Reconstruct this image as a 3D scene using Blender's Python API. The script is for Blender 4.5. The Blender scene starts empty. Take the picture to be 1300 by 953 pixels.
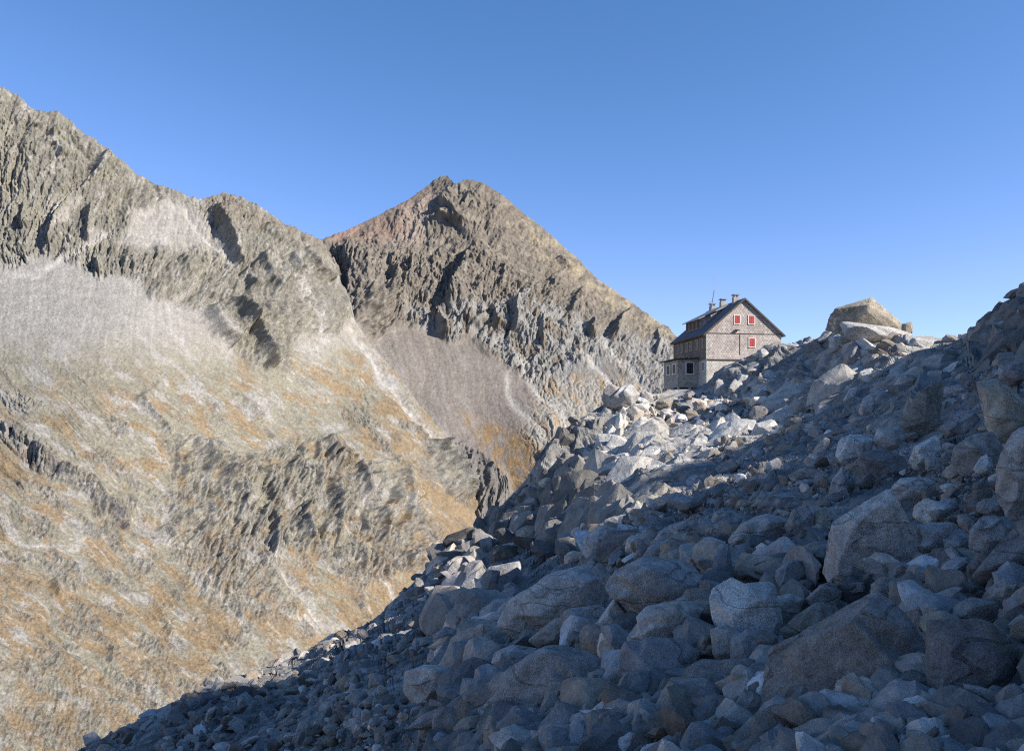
import bpy, bmesh, math, random
import numpy as np
from mathutils import Vector, Matrix

random.seed(7)
C = bpy.context.scene.collection
sc = bpy.context.scene
R = math.radians

# ------------------------------------------------------------ camera
F, HY, CX = 1011.0, 540.0, 650.0
cam_d = bpy.data.cameras.new('camera'); cam = bpy.data.objects.new('camera', cam_d); C.objects.link(cam)
cam.location = (0, 0, 0); cam.rotation_euler = (R(90), 0, 0)
cam_d.sensor_width = 36; cam_d.lens = 28.0; cam_d.shift_y = (HY - 476.5) / 1300.0
cam_d.clip_start = 0.1; cam_d.clip_end = 60000
sc.camera = cam

# ------------------------------------------------------------ light
SUN_EL, SUN_AZ = R(32), R(112)            # azimuth clockwise from +Y
SV = np.array([math.cos(SUN_EL)*math.sin(SUN_AZ), math.cos(SUN_EL)*math.cos(SUN_AZ), math.sin(SUN_EL)])
w = bpy.data.worlds.new('World'); sc.world = w; w.use_nodes = True
nt = w.node_tree; bg = nt.nodes['Background']
sky = nt.nodes.new('ShaderNodeTexSky'); sky.sky_type = 'NISHITA'; sky.sun_disc = False
sky.sun_elevation = SUN_EL; sky.sun_rotation = SUN_AZ; sky.altitude = 2400
sky.air_density = 1.0; sky.dust_density = 0.3; sky.ozone_density = 6.0
# clear high-altitude air: red falls off faster towards the zenith than the stock sky gives
sp = nt.nodes.new('ShaderNodeSeparateColor'); cbn = nt.nodes.new('ShaderNodeCombineColor')
pw = nt.nodes.new('ShaderNodeMath'); pw.operation = 'POWER'; pw.inputs[1].default_value = 1.42
mn = nt.nodes.new('ShaderNodeMath'); mn.operation = 'MULTIPLY'; mn.inputs[1].default_value = 1.15
mm = nt.nodes.new('ShaderNodeMath'); mm.operation = 'MINIMUM'
nt.links.new(sky.outputs[0], sp.inputs[0]); nt.links.new(sp.outputs[0], pw.inputs[0]); nt.links.new(sp.outputs[0], mn.inputs[0])
nt.links.new(pw.outputs[0], mm.inputs[0]); nt.links.new(mn.outputs[0], mm.inputs[1]); nt.links.new(mm.outputs[0], cbn.inputs[0])
gm = nt.nodes.new('ShaderNodeMath'); gm.operation = 'MULTIPLY'; gm.inputs[1].default_value = .95; nt.links.new(sp.outputs[1], gm.inputs[0]); nt.links.new(gm.outputs[0], cbn.inputs[1]); nt.links.new(sp.outputs[2], cbn.inputs[2]); nt.links.new(cbn.outputs[0], bg.inputs[0])
bg.inputs[1].default_value = 0.125
sd = bpy.data.lights.new('sun', 'SUN'); sd.energy = 5.0; sd.angle = R(0.53); sd.color = (1.0, 0.945, 0.87)
so = bpy.data.objects.new('sun', sd); C.objects.link(so)
so.rotation_euler = Vector(SV).to_track_quat('Z', 'Y').to_euler()
so.location = (60, -60, 80)
sc.view_settings.view_transform = 'Standard'; sc.view_settings.look = 'None'
sc.view_settings.gamma = 1; sc.view_settings.exposure = 0.85
sc.cycles.use_denoising = False
sc.cycles.max_bounces = 5; sc.cycles.filter_width = 1.15

# ------------------------------------------------------------ numpy noise
_tr = np.random.default_rng(99); NT = 4096
PERM = _tr.permutation(NT).astype(np.int32); RT = _tr.random((8, NT)).astype(np.float32)
_ga = RT[7]*2*np.pi; GX = np.cos(_ga).astype(np.float32); GY = np.sin(_ga).astype(np.float32)
def cell(ix, iy, seed): return PERM[(PERM[(ix + seed*131) & (NT-1)] + iy + seed*57) & (NT-1)]
def perlin(x, y, seed=0):
    x = np.asarray(x, float); y = np.asarray(y, float); x, y = np.broadcast_arrays(x, y)
    xf = np.floor(x); yf = np.floor(y); x0 = xf.astype(np.int32); y0 = yf.astype(np.int32)
    fx = (x-xf).astype(np.float32); fy = (y-yf).astype(np.float32)
    u = fx*fx*fx*(fx*(fx*6-15)+10); v = fy*fy*fy*(fy*(fy*6-15)+10)
    def g(i, j):
        c = cell(x0+i, y0+j, seed); return GX[c]*(fx-i) + GY[c]*(fy-j)
    a = g(0, 0); b = g(1, 0); c = g(0, 1); d = g(1, 1)
    ab = a + u*(b-a); return (ab + v*((c + u*(d-c)) - ab))*1.5
def fbm(x, y, o=4, seed=0, gain=.5):
    s = 0; a = 1; t = 0
    for i in range(o):
        s = s + a*perlin(x*2**i + 17.3*i, y*2**i - 9.1*i, seed+i); t += a; a *= gain
    return s/t
def ridged(x, y, o=4, seed=0, gain=.55):
    s = 0; a = 1; t = 0
    for i in range(o):
        n = 1 - np.abs(perlin(x*2.03**i + 7.7*i, y*2.03**i + 3.1*i, seed+i))*1.6
        s = s + a*n; t += a; a *= gain
    return s/t
def billow(x, y, o=4, seed=0, gain=.55):
    s = 0; a = 1; t = 0
    for i in range(o):
        s = s + a*np.abs(perlin(x*2.03**i + 7.7*i, y*2.03**i + 3.1*i, seed+i))*1.7; t += a; a *= gain
    return s/t
def cracks(x, y, seed=0, w=.07):
    return np.exp(-np.abs(perlin(x, y, seed))/w)
def facet(x, y, seed=0, tilt=1.0, k=.55):
    """pile of angular blocks: max over neighbouring cells of tilted planes falling off from the centre"""
    x = np.asarray(x, float); y = np.asarray(y, float); x, y = np.broadcast_arrays(x, y)
    xf = np.floor(x); yf = np.floor(y); x0 = xf.astype(np.int32); y0 = yf.astype(np.int32); fx = (x-xf).astype(np.float32); fy = (y-yf).astype(np.float32)
    best = np.full(x.shape, -9.0, np.float32)
    T = [RT[0], RT[1], (RT[2]-.5)*2*tilt, (RT[3]-.5)*2*tilt, .6*RT[4], np.cos(RT[5]*3.14), np.sin(RT[5]*3.14)]
    for i in (-1, 0, 1):
        for j in (-1, 0, 1):
            c = cell(x0+i, y0+j, seed)
            dx = fx - i - T[0][c]; dy = fy - j - T[1][c]; ca = T[5][c]; sa = T[6][c]
            r = np.maximum(np.abs(ca*dx+sa*dy), np.abs(ca*dy-sa*dx))
            hgt = T[4][c] + T[2][c]*dx + T[3][c]*dy - (2*k)*np.maximum(0, r-.25) - 3*np.maximum(0, r-.8)
            np.maximum(best, hgt, out=best)
    return best
def saw(t, a=.22):
    """steep rise on the left, long fall to the right, 0..1"""
    f = t - np.floor(t)
    return np.where(f < a, f/a, 1-(f-a)/(1-a))
def smooth(e0, e1, x):
    t = np.clip((x-e0)/(e1-e0), 0, 1); return t*t*(3-2*t)
def poly_mask(px, py, pts, soft):
    """1 inside, 0 outside, soft edge in px"""
    pts = np.array(pts, float); n = len(pts)
    inside = np.zeros(px.shape, bool); d2 = np.full(px.shape, 1e12)
    for i in range(n):
        x1, y1 = pts[i]; x2, y2 = pts[(i+1) % n]
        c = ((y1 > py) != (y2 > py))
        xi = (x2-x1)*(py-y1)/((y2-y1) if y2 != y1 else 1e-9)+x1
        inside ^= (c & (px < xi))
        ex, ey = x2-x1, y2-y1; L = ex*ex+ey*ey+1e-9
        t = np.clip(((px-x1)*ex+(py-y1)*ey)/L, 0, 1)
        d2 = np.minimum(d2, (px-x1-t*ex)**2+(py-y1-t*ey)**2)
    d = np.sqrt(d2); sdn = np.where(inside, d, -d)
    return smooth(-soft, soft, sdn)
def stroke(px, py, pts):
    """signed distance (positive to the right of a line drawn downwards) and fade at the ends"""
    pts = np.array(pts, float); best = np.full(px.shape, 1e9); sg = np.zeros(px.shape); tt = np.zeros(px.shape)
    seg = np.hypot(*(pts[1:]-pts[:-1]).T); cum = np.concatenate([[0], np.cumsum(seg)]); tot = cum[-1]
    for i in range(len(pts)-1):
        x1, y1 = pts[i]; x2, y2 = pts[i+1]; ex, ey = x2-x1, y2-y1; L = ex*ex+ey*ey
        t = np.clip(((px-x1)*ex+(py-y1)*ey)/L, 0, 1)
        d = np.hypot(px-x1-t*ex, py-y1-t*ey)
        m = d < best
        best = np.where(m, d, best)
        sg = np.where(m, np.sign((px-x1)*ey-(py-y1)*ex), sg)
        tt = np.where(m, (cum[i]+t*seg[i])/tot, tt)
    return best*sg, best, np.minimum(smooth(0, .12, tt), 1-smooth(.85, 1, tt))
def rib(px, py, pts, amp, wr, wl=3.0):
    x0, y0 = np.array(pts).min(0)-5*wr; x1, y1 = np.array(pts).max(0)+5*wr
    m = (px > x0) & (px < x1) & (py > y0) & (py < y1); out = np.zeros(px.shape)
    if not m.any(): return out
    out[m] = rib_core(px[m], py[m], pts, amp, wr, wl); return out
def rib_core(px, py, pts, amp, wr, wl):
    px, py = px+3.2*fbm(px/9, py/9, 3, 901, .65), py+3.2*fbm(px/9, py/9, 3, 911, .65)
    d, ad, fade = stroke(px, py, pts)
    w_ = np.where(d >= 0, np.exp(-np.maximum(d, 0)/wr), np.exp(np.minimum(d, 0)/wl))
    return amp*w_*fade

class TPS:
    def __init__(s, pts, lam=0.002):
        a = np.array(pts, float); s.c = a[:, :2]/300.0; y = np.log(a[:, 2]); n = len(a)
        K = s.k(s.c[:, 0], s.c[:, 1]) + lam*np.eye(n)
        Pm = np.hstack([np.ones((n, 1)), s.c])
        A = np.zeros((n+3, n+3)); A[:n, :n] = K; A[:n, n:] = Pm; A[n:, :n] = Pm.T
        s.w = np.linalg.solve(A, np.concatenate([y, np.zeros(3)]))
    def k(s, x, y):
        d2 = (x[:, None]-s.c[None, :, 0])**2 + (y[:, None]-s.c[None, :, 1])**2
        return .5*d2*np.log(d2+1e-12)
    def __call__(s, px, py):
        sh = px.shape; x = px.ravel()/300.0; y = py.ravel()/300.0; out = np.empty(x.size)
        for i in range(0, x.size, 50000):
            j = slice(i, i+50000)
            out[j] = s.k(x[j], y[j]) @ s.w[:-3] + s.w[-3] + s.w[-2]*x[j] + s.w[-1]*y[j]
        return np.exp(out).reshape(sh)
def W3(px, py, D):
    return np.stack([(px-CX)*D/F, D, (HY-py)*D/F], -1)

# ------------------------------------------------------------ mesh + tags
def link_mesh(name, V, Fc, mat=None, col=None, smooth_=False):
    V = np.asarray(V, np.float32); Fc = np.asarray(Fc, np.int32)
    me = bpy.data.meshes.new(name); nv, nf, k = len(V), len(Fc), Fc.shape[1]
    me.vertices.add(nv); me.vertices.foreach_set('co', V.ravel())
    me.loops.add(nf*k); me.loops.foreach_set('vertex_index', Fc.ravel())
    me.polygons.add(nf); me.polygons.foreach_set('loop_start', np.arange(0, nf*k, k, dtype=np.int32))
    me.polygons.foreach_set('use_smooth', np.full(nf, smooth_, bool))
    me.update(calc_edges=True)
    if col is not None:
        at = me.color_attributes.new('tint', 'FLOAT_COLOR', 'POINT')
        c4 = np.ones((nv, 4), np.float32); c4[:, :3] = col; at.data.foreach_set('color', c4.ravel())
    if mat: me.materials.append(mat)
    o = bpy.data.objects.new(name, me); C.objects.link(o)
    return o
def grid_faces(nr, nc):
    i = np.arange(nr-1)[:, None]*nc + np.arange(nc-1)[None, :]
    return np.stack([i, i+nc, i+nc+1, i+1], -1).reshape(-1, 4)
def tag(o, label=None, cat=None, group=None, kind=None):
    if label: o['label'] = label
    if cat: o['category'] = cat
    if group: o['group'] = group
    if kind: o['kind'] = kind
    return o
def normals(P):
    du = np.gradient(P, axis=1); dv = np.gradient(P, axis=0)
    n = np.cross(du, dv); n /= np.linalg.norm(n, axis=-1, keepdims=True)+1e-12
    n = np.where((n[..., 1:2] > 0) & (n[..., 2:3] < .2), -n, n)
    return np.where(n[..., 2:3] < -0.1, -n, n)
def blur(A, r):
    def b1(a, ax):
        pad = [(0, 0)]*a.ndim; pad[ax] = (r, r+1)
        c = np.cumsum(np.pad(a, pad, mode='edge'), axis=ax)
        n = a.shape[ax]
        hi = np.take(c, np.arange(2*r+0, 2*r+0+n), axis=ax); lo = np.take(c, np.arange(0, n), axis=ax)
        return (hi-lo)/(2*r)
    return b1(b1(A, 0), 1)

# ------------------------------------------------------------ materials
def new_mat(name):
    m = bpy.data.materials.new(name); m.use_nodes = True
    return m, m.node_tree, m.node_tree.nodes['Principled BSDF']
def N(nt, t, **kw):
    n = nt.nodes.new(t)
    for k, v in kw.items():
        if k in n.inputs.keys(): n.inputs[k].default_value = v
        else: setattr(n, k, v)
    return n
def noise(nt, vec, scale, detail=6, rough=.6):
    n = N(nt, 'ShaderNodeTexNoise'); n.inputs['Scale'].default_value = scale
    n.inputs['Detail'].default_value = detail; n.inputs['Roughness'].default_value = rough
    nt.links.new(vec, n.inputs['Vector']); return n.outputs['Fac']
def ramp(nt, fac, stops):
    r = N(nt, 'ShaderNodeValToRGB'); e = r.color_ramp.elements
    while len(e) < len(stops): e.new(.5)
    for i, (p, c) in enumerate(stops):
        e[i].position = p; e[i].color = (*c, 1) if len(c) == 3 else c
    nt.links.new(fac, r.inputs['Fac']); return r.outputs['Color']
def mixc(nt, mode, fac, a, b):
    m = N(nt, 'ShaderNodeMix', data_type='RGBA', blend_type=mode)
    for sock, v in ((m.inputs[0], fac), (m.inputs[6], a), (m.inputs[7], b)):
        if isinstance(v, bpy.types.NodeSocket): nt.links.new(v, sock)
        else: sock.default_value = v if not isinstance(v, tuple) or len(v) == 4 else (*v, 1)
    return m.outputs[2]
def bump(nt, h, dist, strength=1.0, prev=None):
    b = N(nt, 'ShaderNodeBump'); b.inputs['Distance'].default_value = dist; b.inputs['Strength'].default_value = strength
    nt.links.new(h, b.inputs['Height'])
    if prev is not None: nt.links.new(prev, b.inputs['Normal'])
    return b.outputs['Normal']
def terrain_mat(name, s1, s2, d1, d2, lo=.62, hi=1.35):
    m, nt, p = new_mat(name)
    tc = N(nt, 'ShaderNodeTexCoord').outputs['Object']
    at = N(nt, 'ShaderNodeVertexColor', layer_name='tint').outputs['Color']
    a = noise(nt, tc, s1, 9, .68); b = noise(nt, tc, s2, 5, .7)
    c1 = ramp(nt, a, [(.3, (lo,)*3), (.7, (hi,)*3)])
    c2 = ramp(nt, b, [(.3, (.72,)*3), (.7, (1.25,)*3)])
    c = mixc(nt, 'MULTIPLY', 1.0, at, c1); c = mixc(nt, 'MULTIPLY', 1.0, c, c2)
    nt.links.new(c, p.inputs['Base Color'])
    p.inputs['Roughness'].default_value = .95; p.inputs['Specular IOR Level'].default_value = .15
    nt.links.new(bump(nt, b, d2, 1, bump(nt, a, d1)), p.inputs['Normal'])
    return m
def rock_mat(name, base, dark, pale, s=1.0, lich=.45, speck=1.0):
    """granite: broad tone patches, crystals, lichen specks"""
    m, nt, p = new_mat(name)
    tc = N(nt, 'ShaderNodeTexCoord').outputs['Object']
    oi = N(nt, 'ShaderNodeObjectInfo')
    ad = N(nt, 'ShaderNodeVectorMath', operation='ADD'); nt.links.new(tc, ad.inputs[0])
    sc_ = N(nt, 'ShaderNodeVectorMath', operation='SCALE'); nt.links.new(oi.outputs['Random'], sc_.inputs['Scale'])
    sc_.inputs[0].default_value = (37, 71, 23); nt.links.new(sc_.outputs[0], ad.inputs[1]); v = ad.outputs[0]
    big = noise(nt, v, .9*s, 6, .6); mid = noise(nt, v, 6*s, 8, .7); fine = noise(nt, v, 45*s, 3, .7)
    c = ramp(nt, big, [(.3, dark), (.5, base), (.72, pale)])
    c = mixc(nt, 'MULTIPLY', .8, c, ramp(nt, mid, [(.35, (.62,)*3), (.65, (1.3,)*3)]))
    c = mixc(nt, 'MULTIPLY', .42*speck, c, ramp(nt, fine, [(.38, (.5,)*3), (.62, (1.45,)*3)]))
    li = ramp(nt, noise(nt, v, 2.6*s, 8, .75), [(.56, (0, 0, 0)), (.63, (1, 1, 1))])
    c = mixc(nt, 'MIX', li, c, mixc(nt, 'MIX', lich, c, (.22, .20, .10)))
    v2 = N(nt, 'ShaderNodeVectorMath', operation='MULTIPLY'); nt.links.new(v, v2.inputs[0]); v2.inputs[1].default_value = (1, 1, 2.2)
    crk = ramp(nt, noise(nt, v2.outputs[0], .8*s, 2, .5), [(.488, (1, 1, 1)), (.497, (0, 0, 0)), (.503, (0, 0, 0)), (.512, (1, 1, 1))])
    c = mixc(nt, 'MULTIPLY', .22, c, crk)
    wl = ramp(nt, noise(nt, v, 3.7*s, 7, .7), [(.62, (0, 0, 0)), (.66, (1, 1, 1))]); c = mixc(nt, 'MIX', wl, c, mixc(nt, 'MIX', .4, c, (.5, .5, .47)))
    rv = ramp(nt, oi.outputs['Random'], [(0, (.62, .62, .64)), (.5, (.95, .93, .9)), (1, (1.25, 1.21, 1.13))])
    c = mixc(nt, 'MULTIPLY', 1.0, c, rv)
    nt.links.new(c, p.inputs['Base Color'])
    p.inputs['Roughness'].default_value = .9; p.inputs['Specular IOR Level'].default_value = .2
    n1 = bump(nt, mid, .08/s, 1.0, bump(nt, crk, .04/s, .8)); nt.links.new(bump(nt, fine, .012/s, .8, n1), p.inputs['Normal'])
    return m
def plain(name, col, rough=.7, metal=0, var=.25, s=3.0):
    m, nt, p = new_mat(name)
    tc = N(nt, 'ShaderNodeTexCoord').outputs['Object']
    f = noise(nt, tc, s, 5, .6)
    c = ramp(nt, f, [(.3, tuple(x*(1-var) for x in col)), (.7, tuple(min(1, x*(1+var)) for x in col))])
    nt.links.new(c, p.inputs['Base Color']); p.inputs['Roughness'].default_value = rough; p.inputs['Metallic'].default_value = metal
    return m

M_mtn = terrain_mat('mountain_rock', .05, .3, 3.0, 1.2, .8, 1.2)
M_fg = terrain_mat('scree_ground', .9, 9.0, .16, .03, .6, 1.3)
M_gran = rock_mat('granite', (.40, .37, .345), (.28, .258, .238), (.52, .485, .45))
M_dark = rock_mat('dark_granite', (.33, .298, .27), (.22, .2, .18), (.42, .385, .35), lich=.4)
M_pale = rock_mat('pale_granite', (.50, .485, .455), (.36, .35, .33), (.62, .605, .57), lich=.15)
M_warm = rock_mat('warm_granite', (.34, .305, .25), (.22, .2, .17), (.46, .42, .35), lich=.4)

# ------------------------------------------------------------ LEFT MOUNTAIN
def skyl(xs, pts):
    p = np.array(pts, float); return np.interp(xs, p[:, 0], p[:, 1])
SL = [(-420, -60), (-200, 20), (-60, 85), (0, 111), (22, 122), (45, 141), (70, 143), (88, 152), (110, 172), (132, 186), (150, 203), (180, 228),
      (215, 240), (250, 252), (262, 251), (285, 244), (300, 247), (325, 262), (355, 281), (380, 293), (408, 304), (421, 330), (430, 350),
      (440, 378), (446, 400), (470, 436), (500, 470), (530, 510), (560, 545), (585, 600), (604, 655), (600, 690), (600, 760)]
SL_x = [(-420, -60)] + SL[1:31]
DL = TPS([(-420, -60, 1500), (-200, 20, 1500), (0, 110, 1550), (85, 150, 1600), (150, 205, 1620), (250, 252, 1720), (290, 245, 1760), (330, 265, 1780), (410, 305, 1850),
    (0, 350, 1250), (100, 350, 1280), (200, 360, 1330), (300, 440, 1350), (330, 400, 1450), (400, 400, 1600), (435, 400, 1740), (-200, 350, 1200),
    (0, 500, 950), (150, 500, 1000), (300, 520, 1150), (420, 520, 1400), (540, 530, 1540), (-300, 500, 900),
    (0, 650, 720), (150, 650, 800), (300, 620, 980), (400, 600, 1120), (480, 600, 1230), (560, 640, 1300), (600, 655, 1370),
    (0, 800, 560), (200, 800, 650), (350, 780, 750), (450, 790, 830), (530, 720, 1000), (-300, 800, 460),
    (0, 960, 450), (200, 960, 500), (400, 900, 650), (600, 760, 1060), (650, 900, 900)], .004)

def build_left():
    nc, nr, nb = 1050, 980, 24
    xs = np.linspace(-330, 606, nc)
    top = skyl(xs, SL_x)
    top = top + 3.0*fbm(xs/22, xs*0+3.3, 4, 11)*(xs < 415) + 1.5*perlin(xs/4, xs*0+1.7, 21)*(xs < 415)
    v = np.linspace(0, 1, nr)**1.0
    PX = np.repeat(xs[None, :], nr, 0); PY = top[None, :] + (1010-top)[None, :]*v[:, None]
    D = DL(PX, PY)
    P0 = W3(PX, PY, D); n0 = normals(blur(P0, 14))
    wx = 13*fbm(PX/70, PY/70, 2, 41, .4); wy = 13*fbm(PX/70, PY/70, 2, 51, .4)
    X, Y = PX+wx, PY+wy
    # regions
    cl_up = poly_mask(X, Y, [(-400, -200), (420, -200), (425, 330), (452, 395), (425, 430), (375, 425), (372, 470), (330, 470), (290, 440), (262, 395), (200, 380), (160, 352), (125, 350), (95, 340), (55, 320), (20, 342), (-400, 350)], 7)
    pale_bow = poly_mask(X, Y, [(158, 300), (180, 262), (215, 255), (270, 280), (285, 320), (225, 322), (160, 315)], 10)*.8
    cl_mid = poly_mask(X, Y, [(225, 545), (265, 560), (300, 590), (380, 560), (430, 560), (470, 600), (530, 640), (560, 680), (530, 720), (470, 740), (440, 745), (400, 700), (350, 705), (300, 745), (240, 690), (215, 640)], 9)
    cl_mid = cl_mid*smooth(-.28, -.02, fbm(X/16+Y/60, Y/34, 4, 151))
    cl_low = poly_mask(X, Y, [(200, 640), (330, 700), (380, 770), (370, 800), (300, 790), (230, 740)], 12)*.5
    cl_r = poly_mask(X, Y, [(535, 545), (560, 560), (600, 590), (612, 660), (575, 640), (545, 590)], 5)
    cl_b = poly_mask(X, Y, [(-50, 800), (60, 840), (220, 830), (230, 1010), (-60, 1010)], 18)*.45
    streakband = poly_mask(X, Y, [(0, 528), (22, 540), (80, 585), (135, 630), (168, 672), (140, 665), (90, 622), (40, 580), (0, 540)], 4)
    knob = poly_mask(X, Y, [(262, 395), (290, 372), (330, 372), (360, 400), (372, 440), (355, 475), (320, 462), (270, 420)], 4)
    cliff = np.clip(cl_up*(1-pale_bow)+cl_mid+cl_low+cl_r+cl_b*.6+.75*streakband, 0, 1)
    # steep down-slope blocks: near-vertical in the cliffs, diagonal on the slopes
    fa = ridged(X/30+Y/160, Y/70, 6, 61, .6); fb = facet(X/13+Y/60, Y/34, 71, 1.2); fc = facet(X/5.5, Y/13+X/40, 81, 1.3)
    a = R(38); q = (-X*math.sin(a)+Y*math.cos(a)); s = (X*math.cos(a)+Y*math.sin(a))
    da = ridged(q/24, s/120, 4, 91); db = facet(q/9, s/34, 101, 1.1); dc = facet(q/3.2, s/9, 111, 1.2)
    sw = saw((X+.45*Y)/27+1.5*fbm(X/50, Y/80, 3, 141))
    swm = saw((X-.12*Y)/15+1.8*fbm(X/40, Y/60, 3, 147))
    sm = D/1200.0
    pm = smooth(-.25, .35, fbm(X/45, Y/45, 3, 155)); f2 = ridged(X/7+Y/50, Y/17, 4, 157, .6)
    b1 = billow(X/36+Y/150, Y/85, 6, 171, .58); b2 = billow(X/13+Y/70, Y/30, 5, 177, .62)
    pm = pm*(1-.45*cl_up)
    h = cliff*(1-.25*cl_up)*(30*(b1-.35) + 7*(billow(X/45+Y/90, Y/16-X/60, 4, 187)-.35) + 9*(b2-.35)*(.4+.6*pm) + 7*(fa-.6)*pm + 1.2*fc*pm + 4*(f2-.6)*(.3+.7*pm) + 4*(sw-.5)*cl_up*pm + 5*(swm-.5)*cl_mid*pm)*sm
    ck = cracks(X/11+Y/90, Y/48, 191, .09)*smooth(-.15, .2, fbm(X/20, Y/30, 3, 193)); ck2 = cracks(X/5.5+Y/60, Y/20, 197, .12)
    h -= cliff*(10*ck*(1-.35*cl_up) + 3.0*ck2*pm)*sm + cl_mid*7*cracks(X/16+Y/120, Y/55, 201, .1)*sm
    oc2 = smooth(.02, .3, fbm(q/26, s/60, 4, 161)-.1+.1*smooth(500, 700, Y))*(1-cliff)*smooth(440, 540, Y)
    d2 = ridged(q/8, s/22, 4, 163, .65)
    h += (1-cliff)*(9*(da-.6) + 1*db + .6*dc + 1.6*(d2-.6))*sm*smooth(430, 560, Y) + oc2*(5*(d2-.5)+7*(billow(X/9+Y/30, Y/16, 5, 183, .6)-.3)+1.5*fc)*sm 
    edge = .35+.65*smooth(0, 26, PY-top[None, :])
    f3 = ridged(X/4.5+Y/40, Y/8, 3, 167, .6)-.6
    h += (cliff*5.5+oc2*5.0)*f3*sm + cliff*(1-.5*cl_up)*5*facet(X/8+Y/50, Y/20, 173, 1.2)*sm + (1-cliff)*.5*facet(PX/3.0, PY/2.6, 169)*sm
    # hand-placed buttresses and couloirs (steep left wall = shaded)
    for pts, am, wr in [
        ([(133, 190), (120, 215), (92, 255), (70, 300), (62, 318)], 26, 26),
        ([(28, 140), (42, 160), (60, 160)], 12, 14),
        ([(72, 158), (66, 180), (78, 205)], 14, 18),
        ([(100, 165), (99, 190)], 12, 10),
        ([(75, 262), (62, 295)], 20, 14), ([(104, 278), (107, 315)], 20, 16), ([(30, 255), (34, 290)], 14, 12),
        ([(182, 232), (184, 262)], 12, 10), ([(203, 240), (206, 260)], 16, 12),
        ([(268, 262), (284, 292), (292, 325), (310, 350)], 22, 34),
        ([(345, 285), (340, 310)], 12, 16), ([(388, 318), (400, 345), (412, 362)], 18, 14), ([(320, 335), (345, 370)], 24, 22), ([(367, 330), (372, 350)], 16, 12),
        ([(170, 330), (168, 350)], 12, 10), ([(225, 325), (238, 352)], 14, 14), ([(125, 330), (124, 345)], 14, 12),
        ([(262, 392), (272, 425), (290, 445)], 30, 26), ([(292, 378), (312, 415), (330, 450), (352, 475)], 32, 24), ([(308, 345), (318, 365)], 20, 14),
        ([(170, 505), (215, 552)], 12, 22), ([(250, 560), (262, 585), (284, 610), (300, 640), (312, 660)], 20, 20),
        ([(280, 590), (296, 625)], 16, 14), ([(235, 645), (258, 690)], 18, 16), ([(208, 665), (224, 690)], 15, 14), ([(328, 600), (345, 640)], 14, 13),
        ([(385, 640), (396, 700)], 18, 12), ([(350, 630), (358, 690)], 14, 10), ([(365, 590), (385, 620)], 14, 14),
        ([(408, 563), (425, 585), (440, 600)], 22, 22), ([(445, 590), (450, 615), (465, 640)], 24, 22), ([(472, 648), (486, 672), (480, 690)], 22, 18),
        ([(430, 640), (425, 690)], 18, 14), ([(500, 600), (520, 640)], 14, 20), ([(418, 610), (424, 660)], 15, 12), ([(290, 700), (298, 735)], 16, 14), ([(450, 690), (456, 725)], 14, 12),
        ([(60, 740), (72, 765)], 10, 12), ([(135, 820), (140, 850)], 10, 10), ([(210, 800), (222, 812)], 9, 12), ([(68, 835), (66, 850)], 10, 10),
        ([(545, 558), (562, 590), (585, 630), (600, 655)], 26, 16), ([(10, 538), (60, 578), (120, 622), (160, 672)], 9, 22)]:
        h += rib(X, Y, pts, am*1.15, wr*.9)*sm
    # pale scree couloirs (slightly sunk)
    pale = np.zeros(PX.shape)
    for pts, wd, dp in [([(128, 195), (118, 222), (80, 262), (58, 300)], 4, -6), ([(340, 690), (365, 730), (395, 770), (430, 812)], 5, -8), ([(475, 735), (500, 760), (520, 775)], 3.5, -5),
                        ([(60, 160), (72, 190), (66, 240)], 2.5, -3), ([(255, 720), (300, 780), (320, 815)], 3, -5), ([(440, 405), (470, 460), (520, 520), (560, 560), (585, 610)], 5, -5),
                        ([(150, 290), (100, 320), (60, 345), (0, 355)], 5, -2), ([(365, 330), (390, 380), (420, 450)], 6, -3), ([(0, 660), (40, 690), (110, 700)], 4, 0), ([(230, 270), (260, 300), (300, 345)], 4, -4), ([(385, 780), (410, 805)], 4, -2)]:
        d, ad, fd = stroke(X, Y, pts); g_ = np.exp(-(ad/wd)**2)*np.maximum(fd, .2); h += dp*g_*sm; pale = np.maximum(pale, g_*(.55+.45*smooth(-.3, .3, perlin(X/4, Y/9, 131))))
    # ------- colour
    rock = np.array([.205, .192, .155]); rock2 = np.array([.235, .222, .192]); scree = np.array([.315, .293, .258]); grass = np.array([.248, .178, .102]); gr2 = np.array([.235, .212, .15]); wht = np.array([.42, .395, .355]); mid = np.array([.275, .265, .235])
    col = np.broadcast_to(scree, P0.shape).copy()
    def mx(c, m):
        nonlocal col
        m = np.clip(m, 0, 1)[..., None]; col = col*(1-m)+np.array(c)*m
    lowm = smooth(430, 540, Y+.18*(X-150))
    mx(gr2, smooth(-.1, .12, fbm(q/20, s/60, 6, 211, .66)+.12)*smooth(400, 480, Y)*.85)
    mx(grass, smooth(-.02, .16, fbm(q/22, s/56, 6, 221, .66)+.22*fbm(PX/3, PY/3, 3, 225)-.02+.14*smooth(600, 800, Y)+.14*smooth(380, 560, X)-.03)*lowm*.92)
    mx(grass, poly_mask(X, Y, [(470, 560), (540, 590), (600, 655), (560, 720), (470, 790), (440, 750), (520, 690), (555, 660), (520, 620)], 14)*smooth(-.45, .1, fbm(q/10, s/40, 4, 233))*.85)
    mx(grass, poly_mask(X, Y, [(0, 545), (50, 575), (80, 640), (0, 630)], 10)*smooth(-.3, .3, fbm(q/9, s/40, 4, 239))*.7)
    mx(wht, smooth(.2, .32, fbm(q/6, s/34, 5, 251, .65))*smooth(-.2, .2, fbm(X/60, Y/60, 2, 255))*lowm*.6)
    mx([.15, .135, .115], smooth(.18, .3, fbm(q/7+3, s/26, 5, 259, .65))*lowm*.5)
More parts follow.
